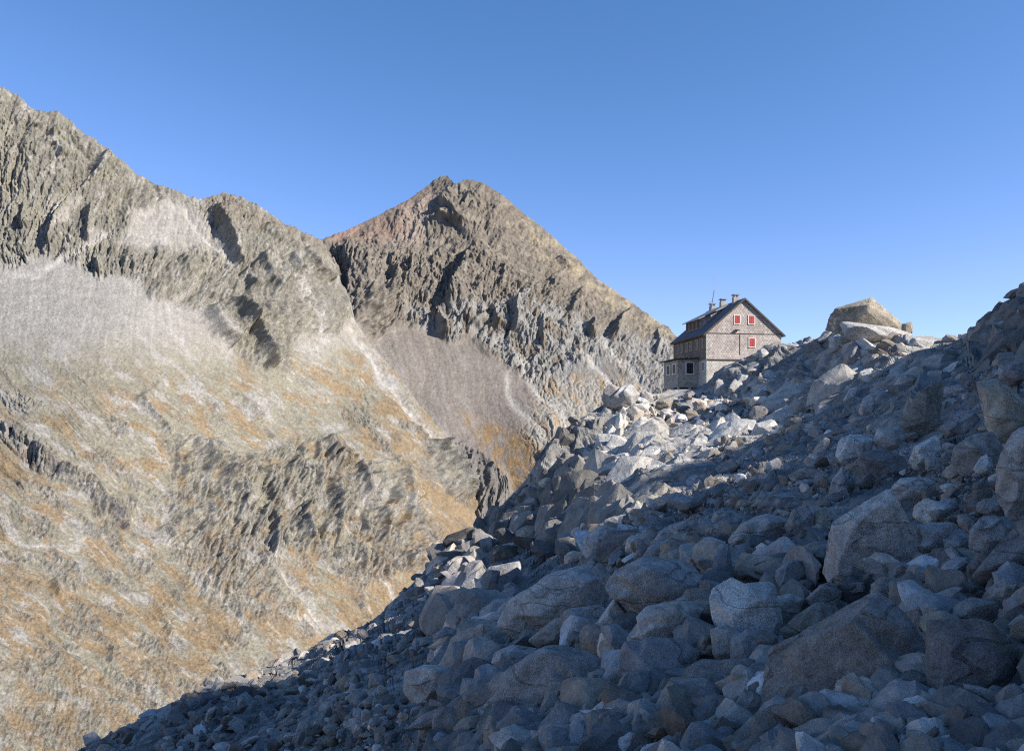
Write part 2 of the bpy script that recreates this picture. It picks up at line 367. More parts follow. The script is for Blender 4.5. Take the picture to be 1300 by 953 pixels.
    mx(rock2*.85, oc2*.8*smooth(-.4, .1, fbm(X/5, Y/8, 3, 257)))
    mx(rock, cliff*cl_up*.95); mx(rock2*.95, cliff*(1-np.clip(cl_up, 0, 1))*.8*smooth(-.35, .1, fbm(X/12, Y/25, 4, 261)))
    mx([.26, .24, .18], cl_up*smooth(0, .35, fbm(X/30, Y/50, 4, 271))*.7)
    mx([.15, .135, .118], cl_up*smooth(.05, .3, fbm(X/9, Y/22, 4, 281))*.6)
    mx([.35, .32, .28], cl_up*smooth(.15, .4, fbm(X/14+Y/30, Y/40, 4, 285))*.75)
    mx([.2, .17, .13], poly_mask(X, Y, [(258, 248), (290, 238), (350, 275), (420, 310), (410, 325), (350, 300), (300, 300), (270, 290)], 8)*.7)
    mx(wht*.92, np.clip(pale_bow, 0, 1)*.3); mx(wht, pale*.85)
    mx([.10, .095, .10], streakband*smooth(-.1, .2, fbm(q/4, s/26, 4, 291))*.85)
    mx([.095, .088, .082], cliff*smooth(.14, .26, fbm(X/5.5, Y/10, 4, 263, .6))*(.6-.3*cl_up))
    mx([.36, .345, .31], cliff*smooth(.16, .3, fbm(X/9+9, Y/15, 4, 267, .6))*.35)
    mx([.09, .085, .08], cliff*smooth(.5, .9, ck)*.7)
    mx([.13, .12, .105], oc2*smooth(.1, .22, fbm(X/5, Y/9, 5, 269, .66))*.6)
    col *= (1+.28*(1-cliff)*(1-lowm)*fbm(X/5+Y/30, Y/70, 4, 271))[..., None]
    col *= (1+(.2+.2*np.maximum(cliff, lowm))*fbm(PX/3.4, PY/3.4, 3, 301)+.12*perlin(PX/1.3, PY/1.3, 305))[..., None]*.82
    nd = n0*np.array([1, 1, .45]); nd /= np.linalg.norm(nd, axis=-1, keepdims=True)
    P = P0 + nd*(h*edge)[..., None]
    # back side
    k = np.linspace(0, 1, nb+1)[1:][::-1, None, None]
    e = P[0][None]; B = e + np.array([0, 700, -500.])*k
    P = np.concatenate([B, P], 0); col = np.concatenate([np.repeat(col[:1], nb, 0), col], 0)
    # flank that falls away to the right into the side valley
    e = P[:, -1:][:, ::-1]; kk = np.linspace(0, 1, 12)[1:][None, :, None]
    Rr = e + kk*np.array([260, 500, -160.]); Rr = Rr + (kk*14*fbm(Rr[..., 1]/30+Rr[..., 0]/20, Rr[..., 2]/25, 4, 931)[..., None])*np.array([1, -.5, .4]); P = np.concatenate([P, Rr], 1); col = np.concatenate([col, np.repeat(col[:, -1:], 11, 1)], 1)
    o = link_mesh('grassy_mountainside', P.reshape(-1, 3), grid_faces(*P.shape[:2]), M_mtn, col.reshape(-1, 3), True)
    tag(o, kind='structure')

# ------------------------------------------------------------ PYRAMID PEAK
SC_ = [(330, 380), (380, 322), (410, 303), (440, 293), (470, 278), (500, 264), (516, 255), (530, 245), (548, 232), (559, 225), (568, 224), (574, 231), (579, 238), (584, 238), (589, 230), (606, 229), (618, 236),
       (640, 250), (660, 268), (690, 290), (720, 318), (760, 355), (790, 375), (830, 405), (848, 415), (858, 428), (900, 452), (960, 480), (1060, 520), (1160, 560)]
DC = TPS([(565, 228, 2900), (600, 231, 2830), (640, 250, 2780), (700, 300, 2700), (760, 355, 2600), (820, 398, 2480), (850, 415, 2400), (415, 300, 2500), (450, 290, 2620), (500, 264, 2760), (340, 370, 2450),
    (420, 340, 2350), (440, 390, 2080), (500, 400, 2150), (560, 395, 2210), (650, 400, 2230), (760, 430, 2170), (850, 460, 2080), (580, 300, 2560), (680, 350, 2460), (500, 330, 2440),
    (480, 425, 2020), (560, 430, 2080), (680, 470, 1990), (780, 480, 1940), (840, 495, 1870),
    (520, 500, 1720), (600, 540, 1640), (690, 540, 1610), (620, 600, 1500), (650, 620, 1480), (600, 650, 1400), (760, 520, 1760), (800, 510, 1810), (900, 560, 1650), (1000, 600, 1500),
    (560, 545, 1575), (500, 470, 1780), (450, 410, 1930), (605, 620, 1450), (560, 700, 1250), (700, 700, 1200), (900, 700, 1200), (1150, 620, 1400), (420, 480, 1850), (450, 600, 1600)], .004)
def build_peak():
    nc, nr, nb = 980, 760, 24
    xs = np.linspace(340, 1150, nc)
    top = skyl(xs, SC_) + 1.6*fbm(xs/20, xs*0+5.3, 4, 311) + .8*perlin(xs/3.5, xs*0+.7, 321)
    v = np.linspace(0, 1, nr)
    PX = np.repeat(xs[None, :], nr, 0); PY = top[None, :] + (730-top)[None, :]*v[:, None]
    D = DC(PX, PY); P0 = W3(PX, PY, D); n0 = normals(blur(P0, 14))
    X = PX+11*fbm(PX/60, PY/60, 2, 331, .4); Y = PY+11*fbm(PX/60, PY/60, 2, 341, .4); sm = D/1200.0*.62
    up = poly_mask(X, Y, [(410, 280), (560, 200), (620, 200), (900, 410), (870, 520), (800, 480), (760, 452), (700, 470), (680, 485), (620, 455), (600, 430), (570, 432), (545, 420), (500, 418), (470, 432), (445, 395), (415, 330)], 4)
    cl = poly_mask(X, Y, [(405, 305), (470, 318), (520, 330), (600, 320), (640, 345), (700, 355), (760, 390), (800, 410), (860, 440), (860, 500), (820, 490), (770, 455), (720, 470), (690, 490), (640, 470), (605, 425), (575, 430), (550, 415), (500, 418), (470, 432), (445, 395)], 6)
    band = poly_mask(X, Y, [(500, 395), (620, 385), (700, 385), (760, 420), (860, 440), (860, 515), (800, 480), (770, 462), (700, 490), (640, 465), (600, 425), (570, 432), (520, 418)], 6)
    low = poly_mask(X, Y, [(690, 470), (800, 480), (880, 510), (880, 640), (700, 640), (660, 560)], 14)
    rav = poly_mask(X, Y, [(540, 550), (575, 560), (610, 575), (650, 612), (640, 640), (615, 665), (560, 600)], 5)
    fa = ridged(X/36, Y/55, 6, 351, .6); fb = facet(X/14+Y/60, Y/22, 361, 1.1); fc = facet(X/5.0, Y/8, 371, 1.3)
    bed = saw(Y/13+X/60+1.2*fbm(X/60, Y/40, 3, 381), .3)
    sw = saw((X+.25*Y)/22+1.4*fbm(X/45, Y/60, 3, 385))
    pm = smooth(-.25, .35, fbm(X/40, Y/30, 3, 387)); f2 = ridged(X/8+Y/50, Y/10, 4, 389, .6)
    b1 = billow(X/40+Y/200, Y/50, 6, 461, .6); b2 = billow(X/14+Y/50, Y/16, 5, 467, .62)
    rt = 1-.68*smooth(650, 780, PX); cl = cl*rt; band_ = band*rt
    h = up*(20*rt*(b1-.35)+5*(b2-.35)+5*(fa-.6)*pm+1.2*fc+2.5*bed*pm+4*(f2-.6))*sm + cl*(15*(b1-.35)+8*(b2-.35)+1*fb*pm+1*fc+5*bed*pm+3*(f2-.6)*pm)*sm + band*rt*(3*(sw-.5)+8*(billow(X/16, Y/60, 4, 473)-.3))*sm
    ck = cracks(X/13+Y/120, Y/34, 195, .08)*smooth(-.1, .25, fbm(X/20, Y/20, 3, 193)); ck2 = cracks(X/7, Y/9+X/40, 199, .12)
    h -= (cl*(10*ck+2.2*ck2*pm)+.5*up*2.5*ck2*pm)*sm + low*3*ck2*sm
    edge = .4+.6*smooth(0, 22, PY-top[None, :])
    a = R(58); q = (-X*math.sin(a)+Y*math.cos(a)); s = (X*math.cos(a)+Y*math.sin(a))
    h += (1-np.clip(up, 0, 1))*(.8*facet(X/3.2, Y/5, 391, 1.2)+2.0*(fbm(X/22-Y/40, Y/110, 3, 395)))*sm
    h += .55*low*(6*(billow(q/10, s/30, 5, 401)-.3)+6*(ridged(q/18, s/70, 4, 405)-.6)+3*fc)*sm + rav*(26*(billow(X/14, Y/30, 5, 411)-.3)+2*fc)*sm
    for pts, am, wr in [
        ([(583, 232), (568, 250), (556, 262)], 24, 30), ([(566, 262), (562, 285)], 20, 26), ([(600, 236), (590, 262), (570, 288)], 14, 24),
        ([(618, 303), (597, 333), (583, 362), (568, 386), (560, 392)], 46, 36), ([(432, 318), (450, 345), (445, 380)], 30, 30), ([(410, 306), (432, 345), (444, 385)], -30, 22),
        ([(500, 345), (490, 378), (465, 392)], 30, 26), ([(470, 372), (464, 400)], 26, 20), ([(566, 392), (552, 402), (570, 428)], 34, 24), ([(596, 398), (588, 414)], 26, 22),
        ([(664, 380), (648, 400), (650, 430)], 44, 30), ([(742, 370), (730, 385), (724, 400)], 22, 24), ([(790, 398), (778, 415), (776, 436)], 40, 26), ([(748, 412), (748, 430)], 24, 20),
        ([(830, 425), (832, 448)], 22, 18), ([(528, 320), (520, 350), (508, 372)], 20, 22), ([(705, 322), (716, 345)], 16, 22), ([(640, 340), (632, 372)], 18, 20), ([(690, 350), (700, 372)], 18, 20), ([(620, 395), (625, 425)], 22, 18), ([(690, 400), (692, 440)], 22, 18),
        ([(560, 570), (578, 600)], 26, 14), ([(595, 580), (590, 610), (596, 630)], 30, 22), ([(620, 590), (612, 610), (604, 640)], 26, 20), ([(740, 535), (748, 560)], 14, 14), ([(690, 530), (700, 560)], 10, 12)]:
        h += rib(X, Y, pts, am, wr)*sm
    pale = np.zeros(PX.shape)
    for pts, wd, dp in [([(650, 450), (690, 500), (740, 560)], 5, -5), ([(725, 440), (770, 480), (820, 520)], 5, -5), ([(520, 510), (560, 555)], 4, -3), ([(640, 470), (660, 520), (700, 570)], 4, -2), ([(760, 430), (800, 470), (850, 530)], 5, -4)]:
        d, ad, fd = stroke(X, Y, pts); g_ = np.exp(-(ad/wd)**2)*fd; h += dp*g_*sm; pale = np.maximum(pale, g_)
    tal = np.array([.215, .186, .155]); col = np.broadcast_to(tal, P0.shape).copy()
    def mx(c, m):
        nonlocal col
        m = np.clip(m, 0, 1)[..., None]; col = col*(1-m)+np.array(c)*m
    mx([.29, .262, .228], smooth(0, .35, fbm(X/9-Y/40, Y/80, 3, 421))*.45)
    mx([.195, .163, .143], smooth(0.05, .3, fbm(X/16-Y/30, Y/60, 4, 425))*.6)
    mx([.345, .32, .285], poly_mask(X, Y, [(430, 385), (470, 440), (560, 540), (600, 600), (560, 600), (430, 480)], 12)*.7)
    mx([.33, .305, .255], low*.8)
    mx([.26, .172, .085], poly_mask(X, Y, [(590, 530), (640, 540), (690, 575), (700, 640), (655, 625), (620, 590)], 9)*smooth(-.35, .15, fbm(X/12, Y/22, 4, 431))*.9)
    mx([.33, .22, .11], low*smooth(0.0, .25, fbm(q/9, s/40, 4, 433))*.75)
    mx([.19, .162, .126], up); mx([.265, .228, .175], up*smooth(-.05, .3, fbm(X/18, Y/14, 5, 441))*.75); mx([.13, .112, .095], up*smooth(.05, .3, fbm(X/8, Y/6, 4, 445))*.6)
    mx([.27, .165, .125], poly_mask(X, Y, [(410, 300), (500, 262), (545, 240), (520, 275), (520, 300), (470, 312), (430, 312)], 10)*smooth(-.4, .2, fbm(X/14, Y/8, 4, 451))*.6)
    mx([.30, .24, .19], poly_mask(X, Y, [(515, 262), (560, 245), (550, 275), (535, 310), (500, 312)], 8)*.7)
    mx([.165, .145, .12], cl*smooth(-.2, .25, fbm(X/12, Y/14, 4, 461))*.75)
    mx([.27, .262, .24], band*smooth(-.3, .1, fbm(X/14, Y/24, 4, 471))*.85)
    mx([.16, .15, .135], rav*.8); mx([.46, .43, .38], pale*.6)
    mx([.08, .075, .07], (cl+.4*up)*smooth(.16, .3, fbm(X/5, Y/8, 5, 483, .66))*.6); mx([.33, .31, .27], cl*smooth(.18, .3, fbm(X/6+5, Y/7, 5, 485, .66))*.5)
    mx([.33, .275, .185], poly_mask(X, Y, [(640, 255), (860, 410), (860, 440), (760, 390), (680, 320)], 10)*smooth(-.2, .3, fbm(X/20, Y/14, 4, 481))*.8)
    col *= (1+.22*(1-np.clip(up+low, 0, 1))*fbm(X/6-Y/30, Y/70, 4, 487))[..., None]
    col *= (1+(.18+.2*np.clip(up, 0, 1))*fbm(PX/3.2, PY/3.2, 3, 491)+.1*perlin(PX/1.3, PY/1.3, 495))[..., None]*.80
    nd = n0*np.array([1, 1, .45]); nd /= np.linalg.norm(nd, axis=-1, keepdims=True)
    P = P0 + nd*(h*edge)[..., None]
    k = np.linspace(0, 1, nb+1)[1:][::-1, None, None]
    B = P[0][None] + np.array([0, 1100, -800.])*k
    P = np.concatenate([B, P], 0); col = np.concatenate([np.repeat(col[:1], nb, 0), col], 0)
    o = link_mesh('pyramid_mountain', P.reshape(-1, 3), grid_faces(*P.shape[:2]), M_mtn, col.reshape(-1, 3), True)
    tag(o, kind='structure')
def build_far():
    nc, nr = 260, 50
    xs = np.linspace(880, 1500, nc)
    top = np.interp(xs, [880, 960, 1000, 1006, 1013, 1022, 1030, 1040, 1050, 1100, 1500], [470, 446, 437, 433, 431.5, 433.5, 437, 432, 436, 450, 480]) + 1.2*fbm(xs/5, xs*0, 3, 501)
    v = np.linspace(0, 1, nr); PX = np.repeat(xs[None], nr, 0); PY = top[None]+(560-top)[None]*v[:, None]
    D = 9000-3200*v[:, None]+0*PX
    P = W3(PX, PY, D); P[..., 1] -= 420*ridged(PX/9, PY/16, 4, 511)+160*facet(PX/5, PY/9, 515)
    B = P[0][None]+np.array([0, 2500, -1500.])*np.linspace(0, 1, 7)[1:][::-1, None, None]
    P = np.concatenate([B, P], 0)
    col = np.broadcast_to(np.array([.25, .26, .28]), P.shape).copy()  # bluish distance haze put into the base colour
    o = link_mesh('distant_mountains', P.reshape(-1, 3), grid_faces(*P.shape[:2]), M_mtn, col.reshape(-1, 3), True); tag(o, kind='structure')
def build_valley():
    n = 60; r = np.concatenate([[0], np.geomspace(150, 13000, 40)]); th = np.linspace(0, 2*np.pi, n)
    Rr, T = np.meshgrid(r, th, indexing='ij'); P = np.stack([Rr*np.cos(T), Rr*np.sin(T), -330+0*Rr], -1)
    col = np.broadcast_to(np.array([.25, .2, .12]), P.shape).copy()
    o = link_mesh('valley_floor', P.reshape(-1, 3), grid_faces(*P.shape[:2]), M_mtn, col.reshape(-1, 3), True); tag(o, kind='structure')

# ------------------------------------------------------------ FOREGROUND SLOPE
SF = [(-420, 1220), (-200, 1110), (0, 1000), (100, 950), (200, 900), (275, 864), (330, 848), (385, 828), (420, 805), (455, 797), (480, 782), (500, 760), (522, 742), (545, 718), (575, 695), (600, 682), (618, 655), (640, 640),
      (660, 617), (672, 602), (684, 580), (695, 562), (715, 545), (740, 530), (765, 514), (800, 500), (845, 499), (870, 497), (897, 486), (905, 480), (918, 466), (930, 463), (940, 456), (955, 450), (970, 440), (985, 436), (1000, 439), (1012, 440),
      (1030, 435), (1045, 424), (1058, 418), (1100, 418), (1150, 424), (1162, 427), (1175, 426), (1190, 430), (1222, 431), (1240, 414), (1250, 402), (1258, 398), (1270, 392), (1280, 384), (1290, 378), (1294, 362), (1310, 358), (1400, 310), (1600, 230), (1700, 220)]
DF = TPS([(-420, 1220, 28), (-200, 1100, 30), (100, 953, 34), (275, 863, 42), (385, 828, 64), (455, 797, 72), (545, 720, 80), (600, 682, 83), (640, 640, 83), (680, 600, 81), (700, 560, 83), (765, 515, 90), (800, 500, 96), (845, 499, 103), (897, 487, 101), (940, 457, 97), (985, 438, 97),
    (1012, 440, 96), (1055, 421, 88), (1100, 420, 82), (1150, 425, 78), (1225, 432, 73), (1245, 410, 67), (1300, 362, 60), (1400, 310, 56), (1600, 230, 50),
    (650, 735, 46), (600, 750, 48), (700, 655, 73), (660, 680, 72), (750, 600, 79), (740, 560, 83), (800, 540, 84), (850, 520, 92), (800, 600, 66), (900, 560, 73), (900, 520, 86), (960, 520, 84), (950, 490, 91), (1000, 530, 70), (1000, 480, 88), (1050, 500, 74), (1100, 490, 64),
    (1100, 450, 76), (1150, 470, 62), (1200, 460, 61), (1250, 450, 57), (1300, 430, 49), (700, 700, 48), (800, 650, 42), (900, 620, 38), (1000, 580, 42), (1000, 620, 27), (1100, 560, 36), (1200, 530, 32), (1270, 510, 24), (1300, 500, 22),
    (1100, 600, 24), (1200, 600, 18), (1300, 600, 13), (1100, 660, 16), (900, 680, 21), (800, 700, 26), (700, 760, 26), (600, 800, 28), (450, 830, 38), (500, 860, 24), (600, 860, 16.5), (700, 860, 12), (800, 760, 15.5), (900, 760, 12), (1000, 760, 11.5), (1100, 740, 10.5), (1200, 740, 9.5),
    (1300, 730, 8.5), (800, 860, 10), (950, 860, 8.4), (1100, 860, 7.2), (1300, 860, 6.3), (300, 900, 34), (400, 953, 20), (600, 953, 11), (800, 953, 7.5), (1100, 953, 5.6), (1300, 953, 5), (600, 1200, 5), (1000, 1200, 3.4), (1400, 1200, 3), (1500, 700, 7), (1500, 500, 15), (1600, 900, 4.5), (0, 1200, 12), (-200, 1300, 14), (-420, 1400, 12)], .003)
OUTC = [([(1180, 380), (1300, 340), (1420, 300), (1420, 440), (1300, 440), (1250, 470), (1215, 480), (1185, 440)], 5, 1.0),
        ([(900, 470), (990, 425), (1070, 420), (1130, 460), (1110, 490), (1060, 520), (1000, 520), (950, 510), (890, 500)], 6, 1.0),
        ([(660, 600), (690, 545), (765, 510), (800, 520), (770, 600), (760, 650), (700, 690), (620, 690), (600, 680)], 6, .8),
        ([(770, 530), (900, 540), (960, 545), (880, 610), (800, 660), (740, 680), (760, 600)], 8, .65),
        ([(1130, 470), (1200, 440), (1210, 500), (1160, 545), (1120, 545)], 6, .8)]
def outcrop(px, py):
    m = np.zeros(px.shape)
    for pts, s, a in OUTC: m = np.maximum(m, a*poly_mask(px, py, pts, s))
    return m
def build_fore():
    nc, nr, nb = 1150, 900, 60
    xs = np.linspace(-400, 1560, nc)
    xs = 650+ (xs-650)*1.0
    top = skyl(xs, SF) + 2.0*fbm(xs/9, xs*0+8.1, 4, 601) + 1.2*perlin(xs/3, xs*0+2.1, 611)*(1-.8*((xs > 835) & (xs < 905)))
    v = np.linspace(0, 1, nr)**1.35; bot = 1330.0
    PX = np.repeat(xs[None], nr, 0); PY = top[None]+(np.maximum(bot, top+60)-top)[None]*v[:, None]
    D = DF(PX, PY); P0 = W3(PX, PY, D); n0 = normals(blur(P0, 10))
    oc = outcrop(PX, PY)
    # world-space blocks: cell sizes grow with distance only through octave fading
    X, Yw, Z = P0[..., 0], P0[..., 1], P0[..., 2]
    U = X + .35*Z; Vv = Yw*.8 - Z*1.1
    U = U+.5*fbm(X/3, Yw/3, 3, 621); Vv = Vv+.5*fbm(X/3+9, Yw/3, 3, 631)
    pxw = D/F                               # metres per pixel
    h = 0.0
    for sz, sd_ in ((4.5, 641), (1.9, 651), (.8, 661), (.34, 671)):
        fade = smooth(1.2, 4.0, sz/pxw)*(1-smooth(70, 170, sz/pxw))
        h = h + sz*(.12 if sz > 3 else .2)*facet(U/sz, Vv/sz, sd_, 1.1)*fade
    # outcrop strata, dipping down to the left
    a = R(52); q = X*math.sin(a)+ (Z)*math.cos(a)+.2*Yw; s2 = -X*math.cos(a)+Z*math.sin(a)+.3*Yw
    st = 1.7*facet(q/2.6, s2/5, 681, 1.2, .6) + .6*facet(q/.9, s2/2.2, 685, 1.2, .6) + .25*facet(q/.4, s2/.9, 701, 1.2)
    h = h*(1-.4*oc) + .42*oc*st*np.clip(D/70, .4, .9)
    for pts, am, wr in [([(735, 545), (728, 580), (735, 625)], 1.5, 14), ([(705, 560), (690, 600), (690, 640)], 1.2, 16), ([(775, 560), (762, 600), (758, 640)], 1.6, 14), ([(1000, 445), (975, 470), (960, 500)], 1.8, 20), ([(1045, 435), (1020, 470), (1005, 500)], 2.0, 22),
                        ([(940, 460), (925, 480), (915, 500)], 1.4, 16), ([(1248, 415), (1232, 450), (1240, 475)], 1.5, 14), ([(1285, 385), (1270, 420), (1272, 445)], 1.3, 12), ([(1178, 470), (1165, 510), (1155, 540)], 1.6, 12), ([(835, 560), (820, 590), (812, 620)], 1.3, 12), ([(900, 548), (870, 575), (850, 600)], 1.0, 12)]:
        h = h + .55*rib(PX, PY, pts, am, wr, 5.0)
    kn = poly_mask(PX, PY, [(760, 510), (900, 500), (1010, 505), (1010, 545), (860, 600), (790, 600)], 14); h = h*(1-.35*kn)
    n0 = n0 + np.array([0, -.25, .7]); n0 /= np.linalg.norm(n0, axis=-1, keepdims=True)
    # keep the ground near the hut level
    hut = np.exp(-(((PX-868)/42)**2+((PY-495)/14)**2)); h = h*(1-.85*hut)
    P = P0 + n0*((h-.35)*(.22+.78*smooth(0, 20, PY-top[None, :])))[..., None]
    # colour
    base = np.array([.19, .182, .17]); col = np.broadcast_to(base, P0.shape).copy()
    def mx(c, m):
        nonlocal col
        m = np.clip(m, 0, 1)[..., None]; col = col*(1-m)+np.array(c)*m
    mx([.36, .345, .315], smooth(0, .3, fbm(X/4, Yw/4+Z/3, 4, 711))*.8)
    mx([.165, .16, .15], smooth(.05, .3, fbm(X/2.5+5, Yw/2.5+Z/2, 4, 721))*.7)
    mx([.30, .21, .10], smooth(.2, .42, fbm(X/3, Yw/4, 4, 731))*poly_mask(PX, PY, [(780, 500), (1000, 500), (960, 600), (780, 620)], 20)*.8)
    mx([.23, .215, .185], oc*.6*smooth(-.2, .3, fbm(X/2, Z/2, 4, 741))); mx([.13, .125, .115], oc*.6*smooth(.1, .3, fbm(X/1.5, Z/1.5+Yw/3, 4, 745)))
    mx([.50, .47, .42], poly_mask(PX, PY, [(780, 495), (870, 495), (1010, 500), (1000, 540), (850, 600), (760, 590)], 12)*smooth(-.3, .2, fbm(X/1.6, Yw/2.2, 4, 751))*.75)  # sunlight painted in: knoll ground tinted paler where the sun falls
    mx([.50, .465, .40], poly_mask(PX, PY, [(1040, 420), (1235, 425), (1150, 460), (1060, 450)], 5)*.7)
    # back side of the hill
    k = np.linspace(0, 1, nb+1)[1:]
    e = P[0]; ex = xs
    plate = smooth(800, 850, ex)*(1-smooth(1300, 1500, ex))
    dist = 170*k**1.5
    drop_a = dist[:, None]*.95*np.ones_like(ex)[None]
    zz = e[None, :, 2]-drop_a
    tgt = 4.75+.0*ex; pl = (e[None, :, 2] + (tgt[None]-e[None, :, 2])*smooth(0, 4.5, dist)[:, None]) - np.maximum(0, dist-26)[:, None]*1.0
    zb = zz*(1-plate[None])+pl*plate[None]
    ridge_r = smooth(1290, 1420, ex)                    # to the right the slope keeps climbing
    zb = zb*(1-ridge_r[None]) + (e[None, :, 2]+.15*dist[:, None]-.006*dist[:, None]**2)*ridge_r[None]
    B = np.stack([e[None, :, 0]+dist[:, None]*(ex[None]-650)/F*.9, e[None, :, 1]+dist[:, None]+0*ex[None], zb], -1)
    B[..., 2] += .5*fbm(B[..., 0]/3, B[..., 1]/3, 4, 761)*smooth(0, 3, dist)[:, None]*(1-.85*plate[None])
    B = B[::-1]
    # ground that continues under and behind the camera
    fr = np.linspace(0, 1, 30)[1:]; e2 = P[-1]
    tx = np.interp(xs, [-400, 1560], [-60, 60]); Ft = np.stack([e2[None, :, 0]*(1-fr[:, None])+tx[None]*fr[:, None], e2[None, :, 1]*(1-fr[:, None])-70*fr[:, None]+0*e2[None, :, 0], e2[None, :, 2]*(1-fr[:, None])+(-2+tx[None]*.22)*fr[:, None]], -1)
    PP = np.concatenate([B, P, Ft], 0)
    cc = np.concatenate([np.repeat(col[:1], nb, 0), col, np.repeat(col[-1:], len(fr), 0)], 0)
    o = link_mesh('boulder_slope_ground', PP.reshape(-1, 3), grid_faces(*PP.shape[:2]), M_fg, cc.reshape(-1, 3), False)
    tag(o, kind='structure')
    return P, PX, PY

def build_ridge():
    """the higher rock ridge to the right of the camera whose shadow covers the boulder field"""
    us = np.linspace(-170, 300, 460); te = math.tan(SUN_EL); A0 = 112.0
    hs = SV[:2]/np.hypot(*SV[:2]); up_ = np.array([-hs[1], hs[0]])
    line = [(600, 750, 48, 2.2), (1300, 362, 60, .8), (1245, 410, 67, .6), (1215, 432, 74, -1.3), (1150, 462, 67, -1.5), (1090, 500, 66, -1.2), (1000, 528, 72, -1.5), (930, 562, 67, -1.5), (850, 602, 64, -1.5), (790, 640, 55, .6), (740, 695, 50, 2.4), (640, 742, 42.6, -2.4), (640, 742, 44, -2.6), (640, 742, 45.6, -2.4), (560, 790, 40, 1), (400, 840, 42, 1)]
    pts = []
    for (x, y, D, e) in line:
        p = W3(np.array(x*1.), np.array(y*1.), D); pts.append((p[:2] @ up_, p[2]+e-te*(p[:2] @ hs)))
    pts.sort(); uu = np.array([p[0] for p in pts]); ww = np.array([p[1] for p in pts])
    w_ = np.interp(us, np.concatenate([[-170, -60, uu[0]-30], uu, [uu[-1]+12, uu[-1]+50, 300]]), np.concatenate([[12, 12, ww[0]+4], ww, [ww[-1]-1, ww[-1]-8, -20]]))
    w_ = w_ + .35*fbm(us/3, us*0, 4, 801)
    vs = np.linspace(-1, 1, 161)
    Uu, V = np.meshgrid(us, vs, indexing='ij'); Wc = w_[:, None]+A0*te
    off = np.where(V < 0, V*85, V*160)
    z = Wc - np.abs(off)*np.where(V < 0, .86, .7) + 2.2*(ridged(Uu/16, V*5, 4, 821)-.7)*smooth(0, .12, np.abs(V))*3 + 1.5*facet(Uu/5, off/5, 831)*smooth(0, .05, np.abs(V))
    a = A0+off
    P = np.stack([Uu*up_[0]+a*hs[0], Uu*up_[1]+a*hs[1], z], -1)
    col = np.broadcast_to(np.array([.24, .23, .215]), P.shape).copy()
    o = link_mesh('shading_rock_ridge', P.reshape(-1, 3), grid_faces(*P.shape[:2]), M_fg, col.reshape(-1, 3), False); tag(o, kind='structure')

# ------------------------------------------------------------ BOULDERS
ICO = {}
def ico(k):
    if k not in ICO:
        b = bmesh.new(); bmesh.ops.create_icosphere(b, subdivisions=k, radius=1)
        b.verts.ensure_lookup_table()
        ICO[k] = (np.array([v.co[:] for v in b.verts]), np.array([[v.index for v in f.verts] for f in b.faces])); b.free()
    return ICO[k]
def perlin3(p, seed):
    return (perlin(p[:, 0]+.37*p[:, 2], p[:, 1]+.71*p[:, 2], seed)+perlin(p[:, 1]-.43*p[:, 0]+5, p[:, 2]+.29*p[:, 0], seed+3)+perlin(p[:, 2]+.3*p[:, 1], p[:, 0]-.5*p[:, 1]+9, seed+7))/2
def planes_of(pts):
    b = bmesh.new()
    for p in pts: b.verts.new(p)
    r = bmesh.ops.convex_hull(b, input=b.verts)
    b.normal_update(); out = []
    c = np.mean([v.co[:] for v in b.verts if v.link_faces], axis=0)
    for f in b.faces:
        n = np.array(f.normal[:]); 
        if np.linalg.norm(n) < .5 or f.calc_area() < 1e-5: continue
        p0 = np.array(f.verts[0].co[:]); hgt = n @ (p0-c)
        if hgt < 0: n = -n; hgt = -hgt
        if hgt < .05: hgt = .05
        for (m, h2) in out:
            if m @ n > .94: break
        else: out.append((n, hgt))
    b.free()
    return c, np.array([o[0] for o in out]), np.array([o[1] for o in out])
def rock_shape(pts, k, p=16, rough=.035, seed=0, cuts=4):
    """rounded convex block through the given points, chipped and roughened"""
    pts = np.asarray(pts, float); lo, hi = pts.min(0), pts.max(0); mid = (lo+hi)/2; he = (hi-lo)/2+1e-6
    c, n, hh = planes_of((pts-mid)/he)
    d, fc = ico(k)
    rc = np.random.default_rng(seed+500); P_ = p*4.0; rs = []
    for q_ in range(2):
        n2, h2 = n, hh
        for _ in range(cuts):
            m = rc.normal(size=3)*np.array([1, 1, .8])+np.array([0, -.45, .35]); m /= np.linalg.norm(m)
            sup = 1/max(1e-3, ((np.maximum(n @ m, 1e-4)/hh).max()))
            n2 = np.vstack([n2, m]); h2 = np.append(h2, min(sup, 1.1)*rc.uniform(.66, .88))
        dn = np.maximum(d @ n2.T, 1e-4)/h2[None]; mxd = dn.max(1)
        rs.append(((dn/mxd[:, None])**P_).sum(1)**(-1/P_)/mxd)
    r = np.maximum(rs[0], rs[1]*(1-.02)) if cuts else rs[0]
    V = c+d*r[:, None]
    s = he.mean(); W = V*he
    nz = perlin3(W/s*1.1+seed, seed)*.7 + perlin3(W/s*2.7+seed, seed+11)*.5 + perlin3(W/s*6.5, seed+23)*.35
    if k >= 5: nz = nz + perlin3(W/s*15, seed+31)*.22 + perlin3(W/s*34, seed+37)*.12
    chip = np.maximum(0, perlin3(W/s*1.8+3, seed+41)-.35)*1.4
    V = V*(1+(rough*nz-.09*chip)[:, None])
    return V*he+mid, fc
def rand_pts(rng, n=14, sq=(1, 1, .75), corner=.75):
    p = rng.normal(size=(n, 3)); p /= np.linalg.norm(p, axis=1)[:, None]
    m = np.abs(p).max(1)[:, None]; p = p*(1-corner)+p/m*corner*.8
    return p*np.array(sq)*rng.uniform(.8, 1.05, (n, 1))
rng = np.random.default_rng(5)
MATS = {'g': M_gran, 'd': M_dark, 'p': M_pale, 'w': M_warm}
